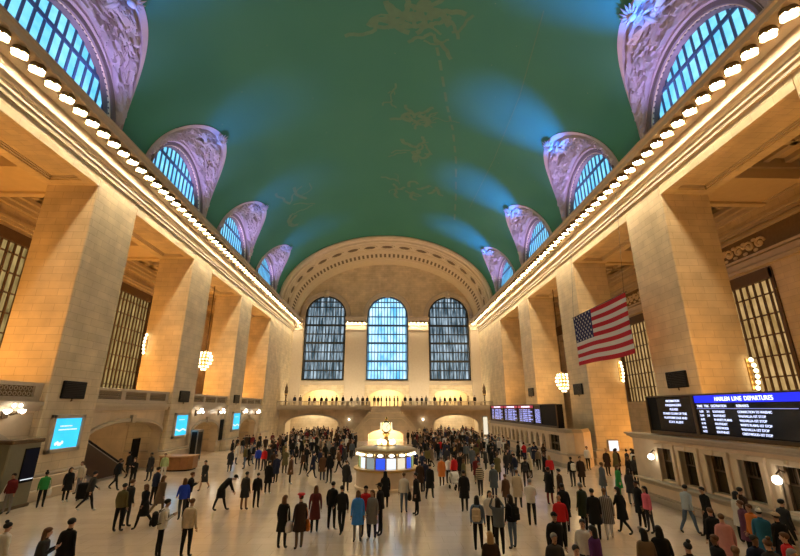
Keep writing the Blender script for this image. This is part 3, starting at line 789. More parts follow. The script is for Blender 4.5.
mb = MB(); mb.box(-.11, -.02, y0-3.72, y0-3.55, .1, 1.85); mb.build('post', M['bronze'], t)
mb = MB(); mb.box(-.068, -.05, -h+.1, y0-3.75, 1.52, 1.83); mb.build('header_band', M['led_blue'], p2)
for wd_, off, ln_ in (('HARLEM', 0, .82), ('LINE', .94, .50), ('DEPARTURES', 1.56, 1.30)): text(wd_, .24, M['led_head'], 'header_lettering', p2, bmw(y0-5.0-off, 1.59), 'LEFT', ln_)
text('TIME', .15, M['led_text'], 'column_heading', p2, bmw(y0-3.85, 1.33), 'LEFT', .36); text('TRK', .15, M['led_text'], 'column_heading', p2, bmw(y0-4.3, 1.33), 'LEFT', .3)
text('DESTINATION', .15, M['led_text'], 'column_heading', p2, bmw(y0-4.72, 1.33), 'LEFT', .85); text('REMARKS', .15, M['led_text'], 'column_heading', p2, bmw(y0-6.1, 1.33), 'LEFT', .6)
mb = MB(); mb.box(-.072, -.05, -h+.3, y0-3.8, 1.265, 1.285); mb.build('rule', M['led_line'], p2)
rows = [('5:50', '31', 'SOUTHEAST', 'CONNECTION TO WASSAIC', 1.85), ('5:54', '24', 'SOUTHEAST', 'VALHALLA-1ST STOP', 1.5), ('6:02', '', 'N WHITE PLAINS', 'VALHALLA-1ST STOP', 1.5), ('6:10', '', 'SOUTHEAST', 'WHITE PLAINS-1ST STOP', 1.7), ('6:16', '', 'CRESTWOOD', 'VALHALLA-1ST STOP', 1.5), ('6:22', '', 'SOUTHEAST', 'CRESTWOOD-1ST STOP', 1.6)]
for i, (a, b, c, d, wd) in enumerate(rows):
    z = 1.10-i*.167
    text(a, .13, M['led_text'], 'departure_time', p2, bmw(y0-3.95, z), 'LEFT', .24)
    if b: text(b, .13, M['led_text'], 'track_number', p2, bmw(y0-4.38, z), 'LEFT', .15)
    text(c, .13, M['led_text'], 'destination', p2, bmw(y0-4.75, z), 'LEFT', .68 if len(c) < 11 else .95)
    text(d, .13, M['led_text'], 'remark', p2, bmw(y0-6.1, z), 'LEFT', wd*.85)
for i, (s_, wd) in enumerate((('INFORMATION', 1.0), ('PASSENGERS', 1.15), ('PLEASE', .6), ('STAND CLEAR OF THE', 1.75), ('PLATFORM EDGE AND', 1.65), ('STAY ALERT', 1.05))):
    text(s_, .15, M['led_text'], 'notice_line', p1, bmw(y0-2.2+wd/2, 1.58-i*.20), 'LEFT', wd)

# the far booth, longer, with a row of narrow arches and a turned corner
t = thing('ticket_booth', 'far long stone ticket booth on the right with a row of narrow arched windows', 'ticket booth', (14.95, 49, 0))
mb = MB(); fw = [(q, .42, 1.15, 2.05, .38) for q in [-8.0+1.62*k for k in range(13)]]+[(-10.6, 1.15, 1.15, 2.45, 0)]
arch_wall(mb, -12.0, 13, 0, 2.75, fw, bp, .45, 0, 12)
P = [(0, -12.0), (.28, -12.5), (.8, -12.9), (1.6, -12.95), (2.85, -11.6)]
for (xa, ya), (xb, yb) in zip(P[:-1], P[1:]):
    mb.add([(xa, ya, 0), (xb, yb, 0), (xb, yb, 2.75), (xa, ya, 2.75), (xa+.3, ya+.35, 0), (xb+.1, yb+.45, 0), (xb+.1, yb+.45, 2.75), (xa+.3, ya+.35, 2.75)], [(0, 1, 2, 3), (7, 6, 5, 4), (3, 2, 6, 7)])
mb.box(.4, 2.9, -11, 13, 2.6, 2.75)
mb.build('body', M['booth_marble'], t)
mb = MB()
for z0, z1, d in ((2.70, 2.80, .08), (2.80, 2.92, .20), (2.92, 3.02, .28), (0, .3, .12), (.95, 1.08, .18)):
    mb.box(-d, .4, -12.05, 13, z0, z1)
    PP = [(x-d*.8, y-d*.8) for x, y in P]
    for (xa, ya), (xb, yb) in zip(PP[:-1], PP[1:]):
        mb.add([(xa, ya, z0), (xb, yb, z0), (xb, yb, z1), (xa, ya, z1), (xa+.5, ya+.5, z0), (xb+.2, yb+.6, z0), (xb+.2, yb+.6, z1), (xa+.5, ya+.5, z1)], [(0, 1, 2, 3), (3, 2, 6, 7), (4, 5, 1, 0), (7, 6, 5, 4)])
mb.build('moulding', M['stone_moulding'], t)
for q, hw, sl, sp, r in fw:
    mb = MB(); mb.box(.26, .3, q-hw, q+hw, sl, sp+r); p = mb.build('pane', M['glass_booth'], t)
    mb = MB(); mb.tube([(.2, q-hw, 1.75), (.2, q+hw, 1.75)], .03, 6)
    if hw > 1:
        for k in range(4): mb.tube([(.2, q-hw+.05+k*.73, sl), (.2, q-hw+.05+k*.73, sp)], .04, 6)
        mb.box(.16, .24, q-.6, q+.6, 1.68, 1.86)
    mb.build('grille', M['bronze'], p)
t, h = board('departure_board', 'distant departures board with dark red header band on the far ticket booth', 15.05, 37.3, 61.3, 3.02, 5.02)
y = h-.5
for k, wd in enumerate((6.2, 5.6, 5.0, 1.8)):
    mb = MB(); mb.box(-.06, -.02, y-wd, y, .2, 1.95); p = mb.build('departures_screen', M['screen_dark'], t)
    if k < 3:
        mb = MB(); mb.box(-.066, -.05, y-wd, y, 1.66, 1.92); mb.build('header_band', M['led_red'], p)
        text('NEW HAVEN LINE DEPARTURES', .2, M['led_head'], 'header_lettering', p, bmw(y-wd*.25, 1.72), 'LEFT', wd*.55)
    rr = random.Random(k)
    for i in range(7):
        z = 1.42-i*.185
        names = ['STAMFORD', 'NEW HAVEN', 'HARRISON', 'SOUTH NORWALK', 'STAMFORD', 'NEW CANAAN', 'NEW HAVEN']
        if k < 3:
            text('%d:%02d' % (5+i//4, rr.randint(10, 59)), .17, M['led_violet'], 'departure_time', p, bmw(y-.5, z), 'LEFT', .8)
            text(names[i], .17, M['led_violet'], 'destination', p, bmw(y-wd*.33, z), 'LEFT', wd*.30)
            text('STAMFORD-1ST STOP' if i % 2 else 'LOCAL', .17, M['led_violet'], 'remark', p, bmw(y-wd*.68, z), 'LEFT', wd*(.26 if i % 2 else .14))
        else: text(names[i], .17, M['led_violet'], 'destination', p, bmw(y-.2, z), 'LEFT', 1.3)
    y -= wd+.35

# ------------------------------------------------------------------ flag hanging beside the right cornice
FY0, FY1, FZ0, FZ1, FX = 26.65, 35.1, 8.1, 12.2, 16.45
t = thing('flag', 'large american flag hung flat beside the right hand piers', 'flag', (FX, (FY0+FY1)/2, FZ0))
L_, H_ = FY1-FY0, FZ1-FZ0
def fp(u, v, d=0):      # u along (0 = far, canton end), v up
    return (.10*math.sin(u*9+v*2)*(1-v*.6)+d, L_/2-u*L_+.12*(1-v)*(1 if u > .5 else -1), v*H_+.05*math.sin(u*7)*(1-v))
mb = MB(); NU = 52
for r in range(13):
    va, vb = r/13, (r+1)/13
    for d in (0, .02):
        us = [i/NU for i in range(NU+1)]
        u_start = 0.4 if r >= 6 else 0.0
        us = [u for u in us if u >= u_start-1e-6]
        if abs(us[0]-u_start) > 1e-6: us = [u_start]+us
        rows_ = [[fp(u, v, d) for v in (va, (va+vb)/2, vb)] for u in us]
        mb.loft(rows_, False, 0 if r % 2 == 0 else 1, False)
mb.build('stripes', [M['flag_red'], M['flag_white']], t)
mb = MB()
for d in (0, .02): mb.loft([[fp(.4*i/20, 6/13+7/13*j/8, d) for j in range(9)] for i in range(21)], False, 0, False)
mb.build('canton', M['flag_blue'], t)
mb = MB()
for r in range(9):
    for c in range(6 if r % 2 == 0 else 5):
        u = .4*((c+.5)/6 if r % 2 == 0 else (c+1)/6); v = 6/13+7/13*(r+.5)/9
        for d in (-.008, .028):
            P = []
            for k in range(10):
                a = PI/2+k*PI/5; q = .135 if k % 2 == 0 else .055; P.append(fp(u-q*math.cos(a)/L_, v+q*math.sin(a)/H_, d))
            mb.add(P+[fp(u, v, d)], [(k, (k+1) % 10, 10) for k in range(10)])
mb.build('stars', M['flag_white'], t)
mb = MB(); mb.tube([(0, L_/2+.1, H_+.03), (0, -L_/2-.1, H_+.03)], .035, 8); mb.build('rod', M['cable'], t)
for q in (-1, 1):
    mb = MB(); mb.tube([(0, q*L_/2*.95, H_+.03), (.8, q*L_/2*.95, 21.25-FZ0)], .014, 6); mb.build('wire', M['cable'], t)

# ------------------------------------------------------------------ lamps
def chandelier(loc, label, top):
    t = thing('chandelier', label, 'chandelier', loc)
    mb = MB(); mb.lathe([(.10, 1.1), (.16, 1.0), (.3, .9), (.42, .55), (.46, .2), (.46, -.2), (.36, -.6), (.18, -.95), (.05, -1.15)], 20); mb.build('body', M['gilt'], t, True)
    mb = MB(); mb.tube([(0, 0, 1.1), (0, 0, top-loc[2])], .05, 8); mb.build('stem', M['bronze'], t, True)
    k = 0
    for z, r, n in ((.75, .55, 10), (.4, .72, 12), (.02, .78, 14), (-.38, .68, 12), (-.75, .46, 9), (-1.05, .2, 5)):
        for j in range(n):
            a = 2*PI*(j+.5*(k % 2))/n; mb = MB(); mb.ball((r*math.cos(a), r*math.sin(a), z), (.10, .10, .12), 8, 6); mb.build('bulb', M['lamp_gold'], t, True)
        k += 1
chandelier((-20.5, 48.0, 9.9), 'globe chandelier of tiered bulbs hanging in an opening of the left wall', 18.6)
chandelier((20.5, 48.3, 7.6), 'globe chandelier of tiered bulbs hanging in an opening of the right wall', 18.6)
def bracket(loc, label):
    t = thing('wall_sconce', label, 'wall lamp', loc)
    mb = MB(); mb.bevbox(-.12, .12, -.06, .0, -.9, .9, .02); mb.build('backplate', M['gilt'], t)
    for k in range(6):
        mb = MB(); z = -.8+k*.32; r = .18+.22*math.sin(PI*(k+.5)/6)
        mb.ball((.05, -r, z), (.11, .11, .13), 10, 8); b = mb.build('bulb', M['lamp_gold'], t, True)
        mb = MB(); mb.tube([(0, -.02, z-.06), (.05, -r, z-.12)], .025, 6); mb.build('arm', M['gilt'], t, True)
bracket((21.55, 38.0, 7.85), 'upright strip of bulbs on the pier face right of the flag')
bracket((-21.6, 38.0, 10.2), 'upright strip of bulbs on a pier at the edge of the big left grille window')
bracket((21.6, 24.2, 6.6), 'upright strip of bulbs on the pier just above the blue headed board')

def sconce():
    t = thing('gallery_lamp', '', 'wall lamp', (0, 0, 0))
    mb = MB(); mb.bevbox(0, .10, -.16, .16, -.25, .30, .02); mb.tube([(.05, 0, 0), (.35, 0, -.08), (.62, 0, .0)], .045, 8); mb.tube([(.5, -.42, -.02), (.5, .42, -.02)], .04, 8); mb.build('bracket', M['bronze'], t, True)
    for y in (-.42, .42):
        mb = MB(); mb.lathe([(.04, -.04), (.12, .02), (.17, .10), (.16, .16), (.04, .19)], 14, (.5, y, 0)); mb.build('lamp_bowl', M['lamp_white'], t, True)
    for y in (-.2, .2):
        mb = MB(); mb.ball((.56, y, .36), (.08, .08, .10), 10, 8); mb.build('globe', M['lamp_white'], t, True)
    return t
s0 = sconce()
for i, (y, z, lb) in enumerate(((44.0, 4.2, 'double bowl gallery lamp left of the middle passage arch on the left wall'), (49.8, 4.15, 'double bowl gallery lamp right of the middle passage arch on the left wall'), (57.7, 4.1, 'double bowl gallery lamp left of the farthest passage arch on the left wall'), (63.5, 4.0, 'double bowl gallery lamp right of the farthest passage arch on the left wall'), (22.3, 4.45, 'double bowl gallery lamp left of the large blue screen'))):
    if i == 0: s0.location = (-18.92, y, z); s0['label'] = lb
    else: dup(s0, (-18.92, y, z), 0, lb)
def globe_lamp(loc, label, face):
    t = thing('globe_wall_lamp', label, 'wall lamp', loc, face)
    mb = MB(); mb.bevbox(-.1, .1, 0, .08, -.2, .25, .02); mb.tube([(0, .05, .15), (0, -.15, .28), (0, -.34, .12)], .03, 8); mb.build('bracket', M['bronze'], t, True)
    mb = MB(); mb.ball((0, -.34, -.05), (.15, .15, .15), 16, 10); mb.build('globe', M['lamp_white'], t, True)
    return t
globe_lamp((-6.35, YU, 2.85), 'bright globe lamp on the far wall left of the staircase', 0)
globe_lamp((6.5, YU, 2.85), 'bright globe lamp on the far wall right of the staircase', 0)
globe_lamp((14.5, 23.1, 2.3), 'glowing wall lamp beside the first window of the near ticket booth', -PI/2)
globe_lamp((14.5, 15.75, 2.3), 'glowing wall lamp above the fifth window of the near ticket booth', -PI/2)
for s in (-1, 1):                                                     # bronze torch standards at the ends of the balcony
    t = thing('torch_standard', 'tall bronze torch standard at the %s end of the far balcony' % ('left' if s < 0 else 'right'), 'lamp standard', (s*17.4, 75.2, DECK))
    mb = MB(); mb.lathe([(.30, 0), (.30, .2), (.2, .3), (.14, .5), (.10, 1.4), (.14, 1.6), (.10, 1.7)], 16); mb.build('shaft', M['bronze'], t, True)
    mb = MB(); mb.lathe([(.10, 1.7), (.24, 2.0), (.32, 2.5), (.22, 2.9), (.26, 3.1), (.12, 3.5), (.03, 3.9)], 16); mb.build('torch', M['bronze'], t, True)
    mb = MB(); mb.lathe([(.24, 1.95), (.36, 2.05), (.24, 2.15)], 16); mb.build('collar', M['gilt'], t, True)

# ------------------------------------------------------------------ panels and screens on the piers
def panel_box(s, yc, z, label):
    t = thing('loudspeaker_panel', label, 'loudspeaker', (s*W, yc, z))
    mb = MB(); mb.bevbox(-s*.12, 0, -.95, .95, -.5, .5, .03); mb.build('housing', M['black'], t)
    mb = MB()
    for k in range(9): mb.box(-s*.135, -s*.115, -.86, .86, -.42+k*.1, -.38+k*.1)
    mb.build('grille', M['dark_glass'], t)
    mb = MB(); mb.tube([(-s*.05, 0, -.5), (-s*.05, 0, -.62), (0, 0, -.62)], .04, 6); mb.build('mounting', M['bronze'], t)
for s, yc, z, lb in ((-1, 26.05, 5.72, 'black flat loudspeaker on the nearest left pier above the large blue screen'), (-1, 40.1, 5.7, 'black flat loudspeaker on the second left pier'), (-1, 53.9, 5.75, 'black flat loudspeaker on the third left pier'),
                     (1, 26.1, 6.4, 'black flat loudspeaker on the nearest right pier'), (1, 40.15, 6.4, 'black flat loudspeaker on the second right pier beneath the flag'), (1, 53.6, 6.6, 'black flat loudspeaker on the third right pier above the far departures board')):
    panel_box(s, yc, z, lb)
def tv(yc, hw, z0, z1, label, kind):
    t = thing('display_screen', label, 'screen', (-W, yc, z0))
    mb = MB(); H = z1-z0
    for a, b, c, d in ((-hw-.24, -hw, -.22, H+.22), (hw, hw+.24, -.22, H+.22), (-hw-.24, hw+.24, -.22, 0), (-hw-.24, hw+.24, H, H+.22)): mb.bevbox(0, .18, a, b, c, d, .02)
    mb.build('frame', M['stone_moulding'], t)
    mb = MB(); mb.box(.01, .10, -hw, hw, 0, H); p = mb.build('display', M['screen_cyan'], t)
    mb = MB()
    if kind == 0:                                                    # two short lines of white lettering and a small mark
        for z, ya, yb in ((H*.74, -.55*hw, .30*hw), (H*.62, -.62*hw, .66*hw)):
            y = ya; rr = random.Random(3)
            while y < yb:
                w_ = rr.uniform(.05, .13); mb.box(.10, .105, y, y+w_, z-.035, z+.035); y += w_+.025
        for k in range(5): mb.ball((.10, -.62*hw+k*.12, H*.16+.05*math.sin(k*1.9)), (.01, .10, .10), 8, 6)
    else:
        rr = random.Random(4); y = -.5*hw
        while y < .5*hw:
            w_ = rr.uniform(.05, .13); mb.box(.10, .105, y, y+w_, H*.78-.03, H*.78+.03); y += w_+.03
        mb.loft([[(.10, -hw+2*hw*i/16, H*(.30+.04*math.sin(i*.7))), (.104, -hw+2*hw*i/16, H*(.22+.04*math.sin(i*.7)))] for i in range(17)], False, 0, False)
    mb.build('screen_text', M['poster_white'], p)
tv(26.15, 1.05, 2.5, 4.12, 'large cyan screen in a stone frame on the nearest left pier', 0)
tv(40.2, 1.1, 2.36, 4.06, 'cyan screen with a wavy band on the second left pier', 1)
tv(54.5, 1.2, 2.2, 4.05, 'small cyan screen on the third left pier, farthest of the three', 1)

# kiosk slab in front of the left wall
t = thing('information_kiosk', 'tall grey green kiosk slab with a dark blue screen against the left wall', 'kiosk', (-18.15, 22.85, 0))
mb = MB(); mb.bevbox(-.35, .3, -.95, .95, 0, 3.15, .04); mb.build('housing', M['kiosk_grey'], t)
mb = MB(); mb.bevbox(-.4, .36, -1.0, 1.0, 0, .15, .03); mb.build('base', M['bronze'], t)
mb = MB(); mb.bevbox(-.38, .42, -1.0, 1.0, 3.0, 3.2, .03); mb.build('cornice', M['bronze'], t)
mb = MB(); mb.bevbox(.3, .34, -.02, .9, 1.15, 2.75, .015); p = mb.build('screen_bezel', M['black'], t)
mb = MB(); mb.box(.34, .35, .03, .85, 1.25, 2.70); mb.build('display', M['screen_navy'], p)
mb = MB(); mb.box(.35, .355, .06, .82, 1.27, 1.31); mb.build('footer_line', M['poster_white'], p)
t = thing('doorway_panel', 'dark service door at the far left edge of the photo', 'door', (-18.9, 20.0, 0))
mb = MB(); mb.bevbox(0, .12, -1.0, 1.0, 0, 2.9, .02); mb.build('leaf', M['dark_glass'], t)
mb = MB(); mb.bevbox(0, .2, -1.15, -1.0, 0, 3.05, .02); mb.bevbox(0, .2, 1.0, 1.15, 0, 3.05, .02); mb.bevbox(0, .2, -1.15, 1.15, 2.9, 3.05, .02); mb.build('frame', M['bronze'], t)
mb = MB(); mb.tube([(.14, -.75, .9), (.22, -.75, 1.0), (.22, -.75, 1.4), (.14, -.75, 1.5)], .02, 6); mb.build('handle', M['brass'], t)

# escalator in the nearest left arch
t = thing('escalator', 'escalator with dark brown balustrade descending inside the nearest left arch', 'escalator', (-20.3, 31.0, 0))
def slope(y): return 3.3-(y+2.3)*.455
ysl = [-2.3+.35*i for i in range(18)]
for x in (.55, -1.0):
    mb = MB(); mb.loft([[(x-.06, y, max(0, slope(y)-1.9) if x > 0 else max(0, slope(y)-1.3)), (x+.06, y, max(0, slope(y)-1.9)), (x+.06, y, max(.75, slope(y)-.10)), (x-.06, y, max(.75, slope(y)-.10))] for y in ysl], True); mb.build('balustrade', M['brown_panel'], t)
    mb = MB(); mb.tube([(x, y, max(.85, slope(y))) for y in ysl], .07, 8); mb.build('handrail', M['black'], t, True)
    mb = MB(); mb.tube([(x+.07, y, max(.72, slope(y)-.16)) for y in ysl], .025, 6); mb.build('rail_trim', M['steel'], t, True)
mb = MB()
for k in range(14):
    y = -2.3+k*.35; mb.box(-.95, .5, y, y+.35, 0, max(.05, slope(y)-1.0))
mb.build('steps', M['steel'], t)
t = thing('standing_panel', 'tall black panel standing inside the nearest left arch', 'sign panel', (-20.6, 38.6-.9, 0))
t.location = (-20.4, 37.1, 0)
mb = MB(); mb.bevbox(-.06, .06, -.5, .5, .25, 2.3, .02); mb.build('panel', M['black'], t)
mb = MB(); mb.bevbox(-.25, .25, -.5, .5, 0, .08, .02); mb.box(-.04, .04, -.4, -.32, .08, .3); mb.box(-.04, .04, .32, .4, .08, .3); mb.build('foot', M['steel'], t)
t = thing('banner_panel', 'narrow black panel beside the middle passage arch of the left wall', 'sign panel', (-18.95, 51.2, 1.2))
mb = MB(); mb.bevbox(.02, .12, -.45, .45, 0, 2.2, .02); mb.build('panel', M['black'], t)
mb = MB(); mb.tube([(.07, -.5, 2.24), (.07, .5, 2.24)], .03, 6); mb.tube([(.07, -.5, -.04), (.07, .5, -.04)], .03, 6); mb.build('rail', M['steel'], t)
t = thing('glass_kiosk', 'tall narrow dark glass kiosk beside the second blue screen', 'kiosk', (-17.75, 42.3, 0))
mb = MB(); mb.bevbox(-.3, .3, -.55, .55, .1, 2.55, .03); mb.build('glass', M['dark_glass'], t)
mb = MB()
for x in (-.3, .3):
    for y in (-.55, .55): mb.box(x-.04, x+.04, y-.04, y+.04, 0, 2.65)
mb.bevbox(-.36, .36, -.6, .6, 2.55, 2.72, .02); mb.bevbox(-.36, .36, -.6, .6, 0, .12, .02); mb.build('frame', M['steel'], t)
# wooden desk
t = thing('reception_desk', 'curved varnished wooden desk standing on the floor by the left wall', 'desk', (-16.4, 36.2, 0))
def desk_ring(z, o, y_off=0): 
    return [(x, y, z) for x, y in [(-1.3-o, .75), (-1.3-o, -.2), (-1.1-o*.7, -.62-o*.6), (-.6, -.82-o), (0, -.88-o), (.6, -.82-o), (1.1+o*.7, -.62-o*.6), (1.3+o, -.2), (1.3+o, .75)]]
mb = MB(); mb.loft([desk_ring(.1, -.05), desk_ring(.12, 0), desk_ring(1.0, 0)], True); mb.build('body', M['wood'], t)
mb = MB(); mb.loft([desk_ring(1.0, .05), desk_ring(1.03, .1), desk_ring(1.09, .1), desk_ring(1.1, .07)], True); mb.build('worktop', M['wood_top'] if 'wood_top' in M else M.setdefault('wood_top', plain('worn_desk_top', (.45, .27, .12), .35, var=.1)), t)
mb = MB(); mb.loft([desk_ring(0, -.12), desk_ring(.1, -.12)], True); mb.build('plinth', M['black'], t)
# suitcase
t = thing('suitcase', 'upright black suitcase on the floor below the large blue screen', 'suitcase', (-15.95, 25.0, 0), .3)
mb = MB(); mb.bevbox(-.3, .3, -.2, .2, .08, .85, .06); mb.build('shell', M['black'], t)
mb = MB(); mb.tube([(-.14, .15, .84), (-.14, .15, 1.1), (.14, .15, 1.1), (.14, .15, .84)], .015, 6); mb.build('handle', M['steel'], t)
for x in (-.22, .22):
    for y in (-.13, .13):
        mb = MB(); mb.lathe([(.04, -.025), (.045, 0), (.04, .025)], 10); mb.v = [(z+x, y_+y, x_+.045) for x_, y_, z in mb.v]; mb.build('wheel', M['black'], t)
# pushchair
def at(s): return s
t = thing('pushchair', 'white pushchair in front of the person in red jacket', 'pushchair', (4.45, 27.5, 0), .4); t.scale = (.85, .85, .85)
mb = MB(); mb.loft([[(-.24, -.3, .45), (.24, -.3, .45), (.24, -.3, .52), (-.24, -.3, .52)], [(-.25, .1, .40), (.25, .1, .40), (.25, .1, .5), (-.25, .1, .5)], [(-.25, .35, .75), (.25, .35, .75), (.25, .28, .82), (-.25, .28, .82)]], True); mb.build('seat', M['cloth_white'] if 'cloth_white' in M else M.setdefault('cloth_white', plain('white_cloth', (.7, .7, .68), .8)), t)
mb = MB(); rings = []
for i in range(9):
    a = PI*.95*i/8; rings.append([(-.26, .2-.34*math.cos(a)*.8, .72+.42*math.sin(a)*.8), (.26, .2-.34*math.cos(a)*.8, .72+.42*math.sin(a)*.8), (.26, .2-.34*math.cos(a), .72+.42*math.sin(a)), (-.26, .2-.34*math.cos(a), .72+.42*math.sin(a))])
mb.loft(rings, True); mb.build('hood', M['cloth_white'], t)
mb = MB()
for x in (-.27, .27): mb.tube([(x, -.4, .14), (x, .1, .55), (x, .5, 1.02)], .018, 6); mb.tube([(x, .35, .14), (x, .0, .5)], .018, 6)
mb.tube([(-.27, .5, 1.02), (.27, .5, 1.02)], .02, 6); mb.build('frame', M['steel'], t)
for x in (-.27, .27):
    for y in (-.4, .35):
        mb = MB(); mb.lathe([(.12, -.02), (.14, 0), (.12, .02)], 14); mb.v = [(z+x, y_+y, x_+.14) for x_, y_, z in mb.v]; mb.build('wheel', M['black'], t)
# lit poster on the pier, lit signs in the passages, blackboards
def poster(loc, w, h, label, rz=0, m='poster_white'):
    t = thing('lit_poster', label, 'poster', loc, rz)
    mb = MB(); 
    for a, b, c, d in ((-w-.06, -w, 0, h+.06), (w, w+.06, 0, h+.06), (-w-.06, w+.06, -.06, 0), (-w-.06, w+.06, h, h+.06)): mb.bevbox(a, b, -.10, 0, c, d, .01)
    mb.build('frame', M['steel'], t)
    mb = MB(); mb.box(-w, w, -.07, -.01, 0, h); mb.build('sheet', M[m], t)
poster((19.95, 38.0, .68), .42, 1.3, 'lit white poster on the foot of the second right pier')
poster((-14.9, 84, .9), .5, 1.7, 'lit white sign at the left in the left passage', 0); poster((-12.0, 88, 1.6), .9, 1.4, 'lit white sign with a dark grid deep in the left passage', 0, 'poster_cream'); poster((-9.0, 84, .9), .5, 1.9, 'tall lit sign at the right in the left passage', 0)
poster((10.0, 86, 1.6), .9, 1.2, 'lit sign deep in the left half of the right passage', 0, 'poster_cream'); poster((14.4, 84, 1.2), .7, 1.6, 'lit sign in the right half of the right passage', 0, 'poster_cream')
poster((17.45, YU, .3), .38, 2.9, 'tall bright doorway panel at the right end of the far wall', 0, 'poster_cream')
